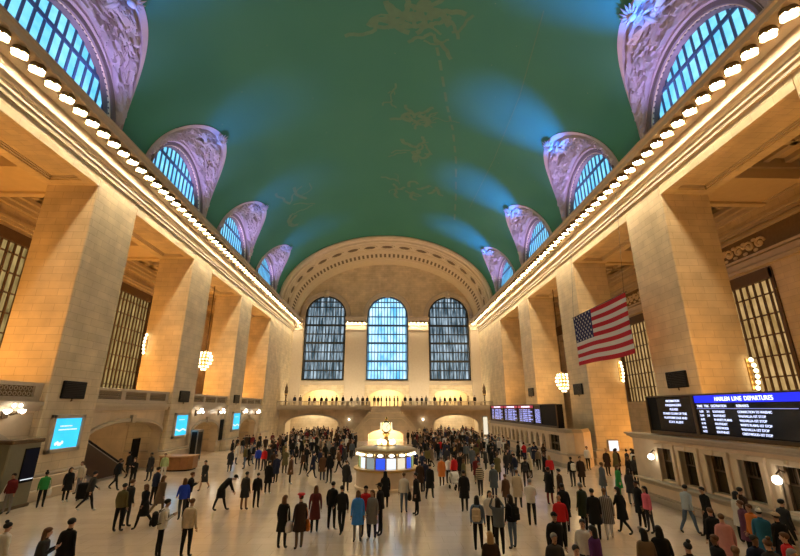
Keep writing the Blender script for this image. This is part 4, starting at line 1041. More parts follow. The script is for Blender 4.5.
NAMED = """-10.13|13.13|1.66|-20|stand|jacket|white|maroon|bun|black|-|person in white jacket with dark hair at lower left corner of the hall
-8.62|12.51|1.68|-60|phone|coat|charcoal|black|long|brown|-|brown haired person in charcoal coat hunched beside a black coated man, lower left corner
-8.41|13.10|1.76|-10|stand|coat|black|black|short|black|-|person in black coat seen from behind, right of a hunched companion, lower left edge
-17.43|22.07|1.7|180|stand|jacket|maroon|grey|short|black|bag:white|person in maroon jacket holding a white bag beside the dark doorway of the left wall
-16.82|23.26|1.62|30|stand|jacket|green|black|bun|black|bag:white|person in green shirt with white bag in front of the kiosk screen
-16.61|24.61|1.64|-120|stand|coat|black|black|long|black|-|person in long black coat standing beside the black suitcase at the left wall
-17.44|26.74|1.7|150|stand|jacket|cream|grey|short|brown|-|person in cream jacket leaning by the wall below the large blue screen
-14.08|22.56|1.74|-50|walk|jacket|charcoal|black|short|black|-|person in dark jacket striding away from the wall below the large blue screen
-16.08|27.90|1.76|-90|walk|jacket|black|black|short|black|-|person in black striding past the foot of the escalator
-15.45|28.53|1.7|180|phone|jacket|black|black|short|brown|-|person in black with pale hands held up in front of the escalator
-15.81|31.09|1.74|160|stand|coat|charcoal|charcoal|short|black|-|person in charcoal coat beside the standing black panel
-18.05|32.40|1.68|90|stand|jacket|black|black|short|black|-|person in black half hidden at the escalator handrail
-15.08|31.47|1.66|200|stand|jacket|lime|white|short|brown|-|person in pale green top at the near end of the wooden desk
-10.45|18.96|1.72|-10|stand|jacket|olive|black|short|black|-|person in olive jacket and black trousers seen from behind, half covering a companion in dark
-10.57|19.68|1.76|-30|stand|jacket|charcoal|charcoal|short|brown|-|taller companion in dark clothes just behind the person in olive jacket
-9.78|19.51|1.66|160|walk|dress|black|boots|long|brown|-|woman in short black dress and tall black boots walking on the open floor
-11.50|23.54|1.76|-30|stand|jacket|navy|black|short|black|-|dark haired person in navy jacket beside a long haired companion in taupe coat
-10.18|21.49|1.7|-20|walk|coat|taupe|taupe|long|brown|-|long brown haired person in taupe coat and trousers walking away
-8.87|20.92|1.66|30|walk|jacket|royal|charcoal|long|brown|-|long haired person in bright royal blue jacket
-9.12|22.02|1.72|-60|phone|jacket|black|black|short|brown|-|person in black just behind the bright royal blue jacket
-7.19|15.80|1.72|-60|phone|jacket|white|black|short|black|backpack:black|person with a round black backpack looking down, near lower left of centre
-6.35|15.87|1.72|-10|stand|jacket|cream|black|short|brown|-|person in cream jacket and black trousers seen from behind at the lower edge
-7.72|22.37|1.8|-60|bend|coat|black|black|cap|black|-|stooping person in long black coat and cap on the open floor
-10.74|27.75|1.66|170|walk|dress|charcoal|skin|short|black|-|person in dark dress with bare legs walking near the wooden desk
-6.64|22.55|1.66|-20|stand|coat|charcoal|skin|short|black|-|person in dark knee length coat with bare calves, left of a person in black sweater
-6.16|22.89|1.56|0|stand|jacket|black|black|short|black|-|shorter person in black sweater seen from behind beside bare calved companion
-6.57|26.42|1.74|-20|stand|coat|black|black|short|black|-|person in black coat left of a navy coated companion, behind the black sweater
-7.05|30.06|1.7|40|stand|coat|navy|black|short|brown|-|person in navy coat standing just beyond the black coated companion
-10.02|36.08|1.7|180|stand|jacket|royal|navy|short|black|-|person in blue jacket beside a person in red, before the left wall
-9.39|35.52|1.7|160|stand|jacket|red|charcoal|short|brown|-|person in red jacket beside a person in blue, before the left wall
-3.39|16.68|1.66|-20|stand|coat|black|black|long|brown|bag:white|long haired person in black carrying a white bag, left one of a huddled couple
-2.78|16.64|1.68|30|stand|coat|darkbrown|taupe|beret|red|bag:orange|person in red beret with an orange shoulder bag
-2.57|18.59|1.66|10|stand|dress|wine|boots|long|brown|-|woman in long wine red dress and boots standing alone
-1.95|18.99|1.74|-20|stand|jacket|black|black|short|black|-|person in black, left one of the pair just left of the blue caped group
-1.49|18.42|1.72|20|walk|jacket|black|black|short|black|-|person in black, right one of the pair just left of the blue caped group
-0.80|17.52|1.66|180|stand|coat|skyblue|grey|long|brown|-|person wrapped in a long sky blue cape
-0.54|18.13|1.72|180|stand|jacket|red|navy|cap|black|-|person in red jacket and dark cap between the blue cape and the grey cape
-0.25|17.62|1.66|150|stand|coat|grey|navy|long|brown|-|person in grey cape facing the person in tall black outfit with cap
0.04|18.25|1.8|90|stand|jacket|black|black|cap|black|-|tall person in all black with a cap at the right of the blue caped group
0.21|22.55|1.64|10|stand|coat|black|black|hood|black|-|hooded person in black standing alone in front of the information booth
-2.12|26.80|1.7|-20|stand|coat|charcoal|charcoal|short|brown|bag:charcoal|person in charcoal coat with a dark bag at the left front of the booth counter
1.10|21.72|1.7|-10|stand|jacket|white|denim|short|brown|bag:black|person in white shirt and blue jeans holding a black bundle in front of the booth
1.68|21.33|1.74|90|stand|coat|black|black|short|black|-|person in long black outfit with white shoes right of the white shirted person in jeans
2.21|26.36|1.7|0|stand|coat|darkbrown|black|short|black|-|person in dark brown coat leaning at the booth counter
2.57|26.83|1.72|20|stand|coat|navy|navy|short|black|-|person in navy coat at the right front of the booth counter
2.63|24.79|1.76|-20|walk|coat|black|black|short|black|-|person in long black coat walking right of the booth
3.77|28.65|1.66|0|stand|coat|orange|darkbrown|short|brown|-|person in long orange coat
4.64|28.98|1.72|30|stand|jacket|red|black|short|black|-|person in red jacket behind the white pushchair
4.32|29.48|1.6|-40|stand|jacket|white|black|short|brown|-|person in white jacket between the orange coat and the red jacket
5.50|25.23|1.72|20|stand|stripes|cream|charcoal|short|grey|-|person in cream and black striped pullover seen from behind
4.00|21.83|1.78|0|stand|coat|black|black|short|black|-|tall person in black coat standing alone on the floor between booth and the striped pullover
3.48|16.27|1.68|-20|stand|jacket|denim|black|long|black|backpack:cream|long black haired woman in denim jacket with a cream backpack
4.22|17.49|1.64|180|stand|jacket|white|black|long|black|-|woman in white top and black trousers facing the camera between two dark haired women
4.10|15.75|1.7|0|armup|jacket|slate|black|long|black|-|woman with long black hair raising both arms in front of her
4.74|16.45|1.68|20|stand|jacket|black|denim|long|black|backpack:black|woman in black jacket and jeans with a black backpack
2.97|12.13|1.6|0|stand|coat|darkbrown|black|long|blond|-|long blond haired person at the lower edge below the woman with the cream backpack
6.35|19.19|1.78|-20|phone|jacket|white|black|short|grey|-|grey haired man in white shirt and black trousers with both hands raised
6.74|22.36|1.76|-20|walk|coat|cream|charcoal|short|brown|-|person in cream coat walking beside a child in brown
6.21|22.54|1.5|20|stand|coat|brown|charcoal|short|brown|-|shorter person in brown coat beside the cream coat
8.91|27.82|1.72|-20|stand|jacket|black|charcoal|short|black|backpack:charcoal|person in black with a charcoal backpack beyond the cream coat
6.14|24.69|1.7|10|stand|coat|slate|navy|short|grey|-|person in slate blue coat right of the striped pullover
8.62|23.17|1.74|-60|stand|coat|black|maroon|short|black|-|person in black coat and maroon trousers gesturing toward a companion
8.96|22.51|1.74|60|stand|coat|darkbrown|black|short|black|-|companion in dark brown coat facing the person with maroon trousers
7.40|18.30|1.74|0|stand|coat|black|black|short|black|-|person in black directly behind the red jacket at the right of the hall
6.49|16.40|1.68|-10|stand|jacket|red|black|bald|black|-|person in bright red jacket among the group at lower right
5.20|13.55|1.74|180|stand|jacket|black|black|cap|black|-|person in a flat black cap looking toward the camera at lower right
4.52|11.84|1.64|180|stand|jacket|charcoal|black|scarf|grey|-|person with grey headscarf in front of the flat capped person
5.80|13.00|1.68|150|stand|jacket|white|black|short|black|-|person in white sweater at lower right
5.74|12.20|1.7|40|stand|coat|purple|black|long|black|-|person in purple coat at the lower edge
4.69|10.95|1.62|180|stand|jacket|white|black|short|black|-|dark haired person in white at the lower edge under the white sweater
8.21|18.41|1.74|20|stand|coat|olivedark|black|short|grey|-|grey haired person in dark green coat beside a black coated companion
8.12|17.26|1.72|-10|stand|coat|black|black|short|black|-|person in black coat next to the grey haired person in dark green
8.68|17.44|1.74|-20|walk|stripesdark|grey|white|short|brown|-|person in dark striped cardigan and white trousers
9.60|18.10|1.68|30|walk|coat|black|black|long|black|-|person in flowing black coat right of the white trousered person
11.94|28.07|1.7|0|stand|jacket|black|charcoal|short|black|backpack:white|person in black wearing a white backpack near the ticket queue
12.50|28.05|1.74|180|stand|coat|darkbrown|black|short|black|-|person in dark brown coat just right of the white backpack
16.32|35.31|1.72|180|stand|jacket|white|black|short|black|-|person in white shirt and black trousers at the rounded corner of the far ticket booth
12.35|25.03|1.74|-90|stand|coat|slate|denim|short|brown|-|person in slate jacket at the front edge of the ticket queue
12.95|24.49|1.66|-120|stand|coat|green|green|long|brown|-|person in long bright green coat in the ticket queue
12.78|23.05|1.66|-60|stand|coat|charcoal|grey|long|black|-|person in charcoal coat over a grey skirt in the ticket queue
10.74|18.20|1.64|90|stand|jacket|pink|charcoal|long|black|-|person in bright pink jacket near the first window of the near ticket booth
10.74|18.75|1.76|90|stand|coat|black|black|short|black|-|person in black facing the bright pink jacket
6.98|12.05|1.66|0|stand|coat|taupe|black|long|black|-|long black haired person in taupe, left one of two dark heads at the lower edge
7.50|12.23|1.68|-20|stand|coat|black|black|long|black|-|long black haired person in black, right one of two dark heads at the lower edge
12.22|18.02|1.76|-70|walk|jacket|paleblue|denim|short|black|-|person in pale blue shirt and jeans striding along the near ticket booth
12.75|17.62|1.74|90|walk|coat|black|black|short|black|-|person in black crossing the person in pale blue shirt
13.35|16.84|1.68|-90|stand|coat|white|black|long|black|-|long black haired woman in white top at the third window of the near ticket booth
13.60|16.91|1.8|-90|stand|coat|darkbrown|black|short|black|-|tall person in dark brown at the fourth window of the near ticket booth
10.23|13.53|1.66|-20|stand|coat|rose|black|short|brown|-|person in long rose pink coat in the lower right crowd
10.35|14.10|1.7|0|stand|coat|black|black|short|brown|bag:pink|person in black with a pink shoulder bag in the lower right crowd
11.80|14.02|1.68|-40|stand|coat|teal|navy|beanie|white|-|person in teal jacket and white knit hat
11.75|13.33|1.72|0|stand|coat|black|black|beanie|beige|bag:cream|person in black with beige knit hat carrying a large cream tote
12.01|14.59|1.7|90|stand|jacket|orange|black|short|brown|-|person in orange jacket at the right edge of the photo
12.19|15.14|1.7|60|stand|coat|plum|black|short|brown|-|person in plum coat behind the teal jacket
8.51|11.55|1.64|90|stand|jacket|black|black|short|brown|-|brown haired person in black at the lower edge below the rose pink coat
7.35|10.87|1.66|0|stand|jacket|black|black|bun|black|-|black haired head at the lower edge in front of the pale blue shirt
13.60|15.21|1.72|-90|stand|coat|charcoal|black|short|black|-|person in charcoal at the fifth window of the near ticket booth"""
CROWD = """LA|-6.02|29.7|1.68|-90|stand|coat|brown|black|short|brown
LA|-3.12|43.12|1.68|200|walk|jacket|slate|charcoal|short|brown
LA|-6.29|41.92|1.58|200|walk|coat|black|black|short|black
LA|-11.49|48.81|1.8|-20|walk|jacket|brown|navy|hood|brown
LA|-6.81|38.9|1.7|-90|walk|jacket|charcoal|black|cap|black
LA|-10.7|60.39|1.81|20|walk|jacket|maroon|black|short|brown
LA|-3.95|41.4|1.66|45|phone|coat|maroon|black|short|blond
LA|-3.51|29.87|1.81|160|stand|jacket|black|black|hood|brown
LA|-8.16|52.01|1.69|-20|walk|coat|red|black|short|black
LA|-8.19|33.96|1.71|180|phone|jacket|navy|black|hood|brown
LA|-5.05|38.57|1.79|45|walk|coat|black|black|long|black
LA|-3.38|34.41|1.73|90|walk|jacket|brown|black|short|black
LA|-4.11|30.91|1.68|0|stand|coat|brown|navy|bun|brown
LA|-4.85|34.77|1.59|-20|stand|coat|navy|black|short|brown
LA|-7.68|50.01|1.81|160|stand|coat|black|black|long|brown
LA|-6.68|49.8|1.77|20|walk|jacket|black|navy|beanie|black
LA|-8.55|47.46|1.73|20|stand|coat|olive|navy|long|grey
LA|-7.43|34.13|1.73|0|phone|coat|olive|darkbrown|short|blond
LA|-4.31|37.91|1.78|0|stand|jacket|black|black|short|brown
LA|-3.48|44.15|1.69|0|stand|coat|darkbrown|black|long|brown
LA|-7.9|32.59|1.76|45|stand|coat|darkbrown|black|cap|grey
LA|-12.55|60.29|1.64|180|stand|coat|taupe|denim|long|brown
LA|-12.61|62.36|1.73|180|stand|coat|black|charcoal|short|brown
LA|-7.96|56.19|1.7|-90|walk|coat|black|black|hood|grey
LA|-7.73|39.52|1.69|-90|stand|coat|black|black|short|grey
LA|-10.12|41.41|1.78|-90|walk|coat|black|black|short|black
LA|-8.72|39.32|1.81|-20|walk|jacket|olive|charcoal|short|grey
LA|-3.58|40.34|1.59|0|phone|coat|navy|navy|short|black
LA|-7.76|44.29|1.61|200|stand|coat|cream|charcoal|long|black
LA|-4.4|52.44|1.58|160|walk|coat|black|navy|long|black
LA|-7.82|42.4|1.65|0|walk|jacket|black|black|hood|black
LA|-10.11|49.06|1.7|180|walk|coat|black|navy|bun|blond
LA|-3.29|38.4|1.62|90|walk|coat|charcoal|black|cap|brown
LA|-8.99|50.34|1.7|90|stand|jacket|taupe|black|short|black
LA|-5.01|32.22|1.71|-90|walk|coat|navy|black|bun|black
LA|-11.21|53.82|1.71|200|stand|coat|charcoal|black|short|brown
LA|-5.94|33.61|1.63|160|walk|jacket|darkbrown|black|beanie|brown
LA|-8.89|43.44|1.69|160|stand|jacket|black|navy|cap|grey
LA|-5.7|50.99|1.62|20|phone|jacket|darkbrown|black|short|black
LA|-6.39|47.22|1.61|160|phone|coat|cream|black|short|black
LA|-7.43|65.96|1.71|-90|walk|coat|taupe|black|long|blond
LA|-10.44|49.97|1.81|160|stand|jacket|black|denim|hood|brown
LA|-12.05|50.97|1.68|200|stand|coat|black|charcoal|cap|brown
LA|-8.03|43.54|1.58|160|stand|jacket|darkbrown|black|short|black
LA|-10.77|51.26|1.76|160|stand|coat|darkbrown|black|short|grey
LA|-6.09|35.46|1.81|-20|phone|jacket|black|black|beanie|black
LW|-11.63|38.57|1.62|-90|walk|coat|black|black|short|brown
LW|-12.95|39.65|1.71|-90|stand|coat|white|navy|long|brown
LW|-16.35|53.73|1.6|20|walk|coat|black|darkbrown|short|brown
LW|-11.25|36.68|1.78|90|stand|jacket|olive|denim|short|brown
LW|-12.76|43.96|1.66|-90|stand|coat|navy|black|hood|brown
LW|-11.89|35.19|1.64|20|walk|coat|charcoal|charcoal|beanie|black
LW|-15.33|48.43|1.58|20|stand|jacket|black|denim|cap|grey
LW|-11.13|45.35|1.64|90|phone|jacket|darkbrown|black|short|brown
LW|-9.59|37.42|1.73|200|walk|coat|charcoal|black|bun|black
LW|-16.09|51.98|1.68|0|phone|coat|darkbrown|charcoal|short|brown
LW|-14.49|42.83|1.75|-90|stand|jacket|black|navy|long|black
LW|-14.9|53.26|1.78|160|walk|coat|charcoal|charcoal|short|brown
LW|-16.25|49.27|1.64|-20|walk|coat|black|charcoal|short|brown
LW|-11.5|39.66|1.6|-90|stand|jacket|black|denim|short|grey
LW|-14.2|56.2|1.65|20|stand|jacket|maroon|black|short|brown
LW|-15.2|51.38|1.72|0|stand|coat|maroon|charcoal|short|black
LW|-16.42|52.61|1.63|160|stand|coat|slate|black|short|brown
RC|5.54|43.44|1.73|20|stand|jacket|red|denim|bun|grey
RC|4.33|57.62|1.67|45|stand|coat|darkbrown|black|hood|black
RC|6.0|47.78|1.82|160|phone|jacket|charcoal|charcoal|long|brown
RC|2.3|32.23|1.77|180|phone|coat|navy|black|short|brown
RC|8.32|41.42|1.78|90|walk|coat|cream|black|short|black
RC|4.04|54.89|1.77|90|stand|coat|maroon|charcoal|cap|blond
RC|4.1|44.44|1.62|-20|stand|jacket|navy|denim|short|brown
RC|8.36|39.43|1.59|90|stand|coat|maroon|black|hood|black
RC|5.69|35.68|1.63|-90|stand|coat|black|black|long|blond
RC|9.72|51.74|1.79|0|walk|jacket|navy|denim|bun|brown
RC|7.51|46.03|1.64|90|walk|coat|darkbrown|denim|short|black
RC|5.54|40.7|1.73|-90|stand|coat|navy|black|short|black
RC|7.22|38.78|1.74|0|stand|jacket|slate|charcoal|cap|blond
RC|6.94|34.68|1.77|0|stand|coat|slate|black|short|black
RC|6.13|29.28|1.62|180|stand|coat|maroon|black|short|brown
RC|9.5|47.49|1.78|-20|walk|coat|darkbrown|black|beanie|brown
RC|7.81|49.39|1.67|180|stand|coat|black|black|hood|brown
RC|10.61|53.09|1.77|20|stand|coat|charcoal|denim|bun|blond
RC|6.83|42.55|1.77|160|phone|coat|grey|black|long|brown
RC|7.37|40.8|1.62|0|walk|coat|charcoal|black|hood|brown
RC|5.74|32.55|1.63|160|phone|coat|darkbrown|charcoal|short|black
RC|4.41|61.1|1.72|160|stand|coat|charcoal|darkbrown|short|brown
RC|3.49|35.51|1.69|-20|stand|jacket|olive|black|long|black
RC|7.91|47.79|1.77|0|stand|coat|brown|darkbrown|long|grey
RC|6.01|38.41|1.7|-20|stand|jacket|black|darkbrown|short|brown
RC|5.04|53.83|1.8|20|stand|coat|darkbrown|black|short|brown
RC|5.0|35.02|1.78|-20|walk|jacket|charcoal|black|cap|grey
RC|11.21|64.94|1.78|-90|stand|coat|taupe|denim|short|black
RC|10.35|48.12|1.73|20|walk|coat|olive|black|cap|black
RC|4.0|37.4|1.68|45|walk|coat|taupe|black|short|blond
RC|3.32|48.37|1.64|180|stand|coat|charcoal|black|long|brown
RC|6.52|30.62|1.71|-90|stand|jacket|navy|black|beanie|brown
RC|7.85|42.62|1.72|-20|stand|jacket|black|black|short|black
RC|6.44|54.86|1.59|0|stand|coat|taupe|black|cap|black
RC|10.56|60.04|1.72|200|stand|coat|white|black|cap|brown
RC|4.2|51.17|1.61|0|stand|coat|taupe|black|long|black
RC|2.8|31.7|1.74|160|walk|coat|navy|black|short|brown
RC|4.95|47.27|1.75|200|walk|coat|darkbrown|denim|short|black
RC|11.53|62.77|1.7|20|walk|coat|olive|black|bun|black
RC|5.37|30.91|1.72|160|stand|coat|black|darkbrown|short|brown
RC|5.11|28.28|1.58|-90|stand|coat|olive|black|long|brown
RC|8.04|38.42|1.72|-20|walk|jacket|olive|black|long|black
RT|8.11|35.35|1.6|45|stand|coat|charcoal|charcoal|short|brown
RT|11.01|30.17|1.76|90|stand|coat|black|black|short|brown
RT|14.0|38.68|1.67|180|phone|jacket|darkbrown|black|long|brown
RT|9.11|30.63|1.69|45|walk|jacket|navy|denim|cap|brown
RT|12.62|50.27|1.65|-20|stand|jacket|slate|charcoal|beanie|blond
RT|12.99|48.18|1.81|160|stand|jacket|white|black|short|brown
RT|12.41|52.48|1.65|160|phone|coat|black|black|hood|black
RT|7.82|30.37|1.69|0|phone|coat|olive|black|bun|brown
RT|13.02|41.68|1.76|90|phone|jacket|white|black|hood|black
RT|12.78|40.12|1.66|20|phone|jacket|red|navy|cap|black
RT|10.4|41.14|1.69|90|stand|coat|charcoal|black|long|grey
RT|12.42|49.03|1.75|180|walk|jacket|grey|denim|bun|black
RT|12.71|38.41|1.73|200|walk|coat|slate|denim|short|black
RT|9.0|32.6|1.61|200|stand|coat|charcoal|navy|long|black
RT|9.53|33.92|1.66|160|stand|jacket|charcoal|navy|bun|black
RT|10.91|29.04|1.69|-20|stand|jacket|red|black|long|blond
RT|10.43|31.56|1.62|90|phone|coat|cream|darkbrown|hood|black
RT|13.54|39.62|1.77|180|walk|coat|navy|black|long|black
RT|9.24|31.76|1.77|200|stand|coat|charcoal|charcoal|long|grey
RT|9.96|35.28|1.74|200|stand|coat|navy|black|short|brown
RT|12.35|35.3|1.58|0|stand|jacket|taupe|black|short|black
RT|9.75|40.26|1.77|180|phone|coat|black|black|hood|blond
RT|8.31|34.07|1.71|-90|stand|coat|black|black|long|black
RT|11.93|39.23|1.8|-90|stand|coat|black|darkbrown|beanie|black
RT|10.65|44.75|1.75|-90|walk|coat|charcoal|navy|long|black
RT|10.44|43.28|1.74|0|stand|coat|slate|charcoal|short|blond
RT|11.59|49.26|1.68|-20|walk|jacket|white|charcoal|long|grey
RT|12.71|37.26|1.8|160|phone|coat|navy|black|bun|black
LP|-10.71|76.37|1.78|90|walk|coat|charcoal|darkbrown|long|black
LP|-10.86|70.39|1.66|200|walk|jacket|grey|black|short|brown
LP|-10.29|69.35|1.71|0|phone|coat|black|black|short|black
LP|-10.4|74.06|1.76|0|phone|coat|black|black|short|black
LP|-11.42|74.3|1.76|20|stand|jacket|navy|black|hood|black
LP|-12.52|70.1|1.77|45|walk|coat|black|navy|short|brown
LP|-15.25|73.1|1.72|0|phone|coat|darkbrown|black|short|brown
RP|12.25|68.34|1.69|0|phone|coat|grey|black|long|brown
RP|13.87|78.5|1.69|-20|stand|coat|black|black|hood|black
RP|11.3|78.04|1.69|160|stand|coat|slate|black|short|brown
RP|13.99|70.54|1.79|20|walk|coat|darkbrown|denim|long|brown
RP|10.02|78.93|1.79|20|phone|coat|charcoal|black|long|black
RP|10.52|68.07|1.75|-90|stand|jacket|red|black|long|black
RP|13.66|74.06|1.67|-90|walk|coat|charcoal|black|short|black
RP|13.1|71.28|1.77|200|stand|jacket|maroon|black|beanie|brown
Q|16.76|29.07|1.77|-120|stand|coat|charcoal|black|long|brown
Q|16.4|27.52|1.8|-90|stand|coat|brown|black|beanie|black
Q|16.42|32.44|1.77|180|stand|coat|darkbrown|black|bun|blond
Q|17.96|31.53|1.82|-60|stand|jacket|white|navy|long|black
Q|18.38|30.56|1.58|180|stand|coat|darkbrown|black|bun|brown
Q|17.34|32.77|1.79|-60|stand|coat|darkbrown|black|short|black
Q|17.7|28.98|1.72|180|stand|jacket|black|black|long|brown
Q|16.99|26.98|1.66|-90|stand|coat|charcoal|darkbrown|beanie|black
Q|15.88|27.85|1.79|180|stand|jacket|charcoal|black|long|black
Q|18.44|31.85|1.78|-120|stand|coat|brown|black|long|black
Q|18.58|29.09|1.59|-90|stand|coat|olive|denim|long|black
Q|15.87|28.66|1.64|-90|stand|coat|black|denim|short|brown
Q|18.5|33.44|1.63|-90|stand|coat|charcoal|black|bun|black
Q|17.54|33.4|1.59|-120|stand|coat|cream|black|short|brown
Q|17.37|29.53|1.74|180|stand|coat|charcoal|black|long|black
Q|16.92|32.13|1.8|-90|stand|coat|olive|black|short|black
Q|18.4|32.55|1.79|-120|stand|coat|black|navy|short|black
Q|18.07|29.79|1.73|-120|stand|coat|black|black|short|grey
LR|8.16|10.49|1.68|-30|stand|coat|navy|black|short|brown
LR|9.32|11.37|1.68|180|stand|coat|navy|black|short|black
LR|9.36|10.97|1.68|0|stand|coat|charcoal|black|bun|brown
LR|10.29|11.51|1.68|60|stand|coat|red|black|short|brown
LR|9.28|10.32|1.68|180|stand|coat|black|black|long|grey
BL|-14.76|74.59|1.82|180|stand|jacket|taupe|black|short|black
BL|-10.37|75.17|1.63|180|stand|jacket|charcoal|black|short|brown
BL|-15.89|75.3|1.8|180|stand|jacket|navy|black|short|brown
BL|-8.52|74.63|1.78|150|stand|jacket|black|black|short|black
BL|-13.31|75.25|1.66|150|stand|jacket|navy|black|short|black
BL|-5.99|74.96|1.63|180|stand|jacket|darkbrown|black|short|black
BL|-12.31|74.66|1.62|180|stand|jacket|maroon|black|short|grey
BL|-4.95|75.04|1.74|180|stand|jacket|grey|black|short|brown
BL|-4.04|75.09|1.69|180|stand|jacket|darkbrown|black|short|brown
BL|-7.49|75.17|1.79|210|stand|jacket|black|black|short|black
BL|-11.12|74.63|1.67|180|stand|jacket|black|black|short|black
BL|-9.32|75.16|1.61|150|stand|jacket|black|black|short|black
BL|-3.26|75.11|1.73|210|stand|jacket|navy|black|short|black
BR|8.55|75.13|1.79|180|stand|jacket|navy|black|short|grey
BR|12.07|74.73|1.68|150|stand|jacket|navy|black|short|blond
BR|10.31|74.81|1.67|210|stand|jacket|navy|black|short|grey
BR|7.04|74.93|1.78|210|stand|jacket|grey|black|short|brown
BR|4.33|75.24|1.67|180|stand|jacket|charcoal|black|short|black
BR|15.64|75.21|1.81|180|stand|jacket|black|black|short|brown
BR|13.1|74.93|1.82|210|stand|jacket|navy|black|short|grey
BR|14.46|75.27|1.71|210|stand|jacket|cream|black|short|brown
BR|5.45|75.02|1.66|150|stand|jacket|brown|black|short|blond
BR|11.27|74.98|1.68|180|stand|jacket|olive|black|short|brown
BR|3.34|74.5|1.76|180|stand|jacket|charcoal|black|short|brown
BR|9.54|75.26|1.65|210|stand|jacket|white|black|short|black
BR|6.27|74.79|1.65|210|stand|jacket|navy|black|short|black
BC|-2|75.38|1.74|0|stand|jacket|black|black|short|black
BC|-1.35|75.5|1.74|180|stand|jacket|black|black|short|black
BC|-0.8|75.72|1.74|90|stand|jacket|black|black|short|black
BC|0.1|75.28|1.74|90|stand|jacket|black|black|short|black
BC|0.7|75.8|1.74|90|stand|jacket|black|black|short|black
BC|1.5|75.74|1.74|90|stand|jacket|black|black|short|black
BC|2.1|75.79|1.74|90|stand|jacket|black|black|short|black"""
# ------------------------------------------------------------------ people
COL = dict(black=(.012, .012, .013), charcoal=(.035, .035, .038), navy=(.018, .024, .055), darkbrown=(.045, .026, .017), brown=(.12, .06, .03), grey=(.20, .20, .20), maroon=(.13, .015, .02), taupe=(.16, .115, .075),
           white=(.68, .66, .62), olive=(.13, .11, .045), olivedark=(.03, .04, .022), slate=(.09, .11, .135), cream=(.55, .46, .33), red=(.55, .02, .025), royal=(.02, .06, .55), green=(.03, .26, .06), skyblue=(.05, .24, .75),
           denim=(.12, .17, .26), wine=(.13, .03, .03), orange=(.62, .19, .04), purple=(.10, .03, .16), pink=(.70, .16, .24), paleblue=(.40, .48, .56), rose=(.62, .30, .30), teal=(.03, .16, .26), plum=(.14, .05, .09),
           lime=(.42, .52, .25), blond=(.42, .26, .10), beige=(.55, .44, .30), skin=(.52, .31, .21), boots=(.012, .012, .012), stripes=(.6, .55, .45))
CM = {}
def cm(n):
    if n not in CM: CM[n] = plain('cloth_'+n, COL[n], .85, var=.12, scale=14, spec=.2)
    return CM[n]
SK = [plain('skin_%d' % i, c, .55, spec=.3) for i, c in enumerate(((.55, .34, .24), (.42, .25, .16), (.22, .12, .07)))]
SHOE = plain('shoe_leather', (.02, .018, .016), .5); SHOEW = plain('white_shoe', (.6, .6, .58), .6)
EYE = plain('eye_dark', (.02, .015, .012), .3)
HM = {n: plain('hair_'+n, COL[n], .6, spec=.3) for n in ('black', 'brown', 'grey', 'blond', 'red', 'white', 'beige')}
BOD, TROU, SKIN_, SHO, EYS = 0, 1, 2, 3, 4     # body material slots: top, trousers, skin, shoes, eyes
def rotx(v, a): return Vector((v.x, v.y*math.cos(a)-v.z*math.sin(a), v.y*math.sin(a)+v.z*math.cos(a)))
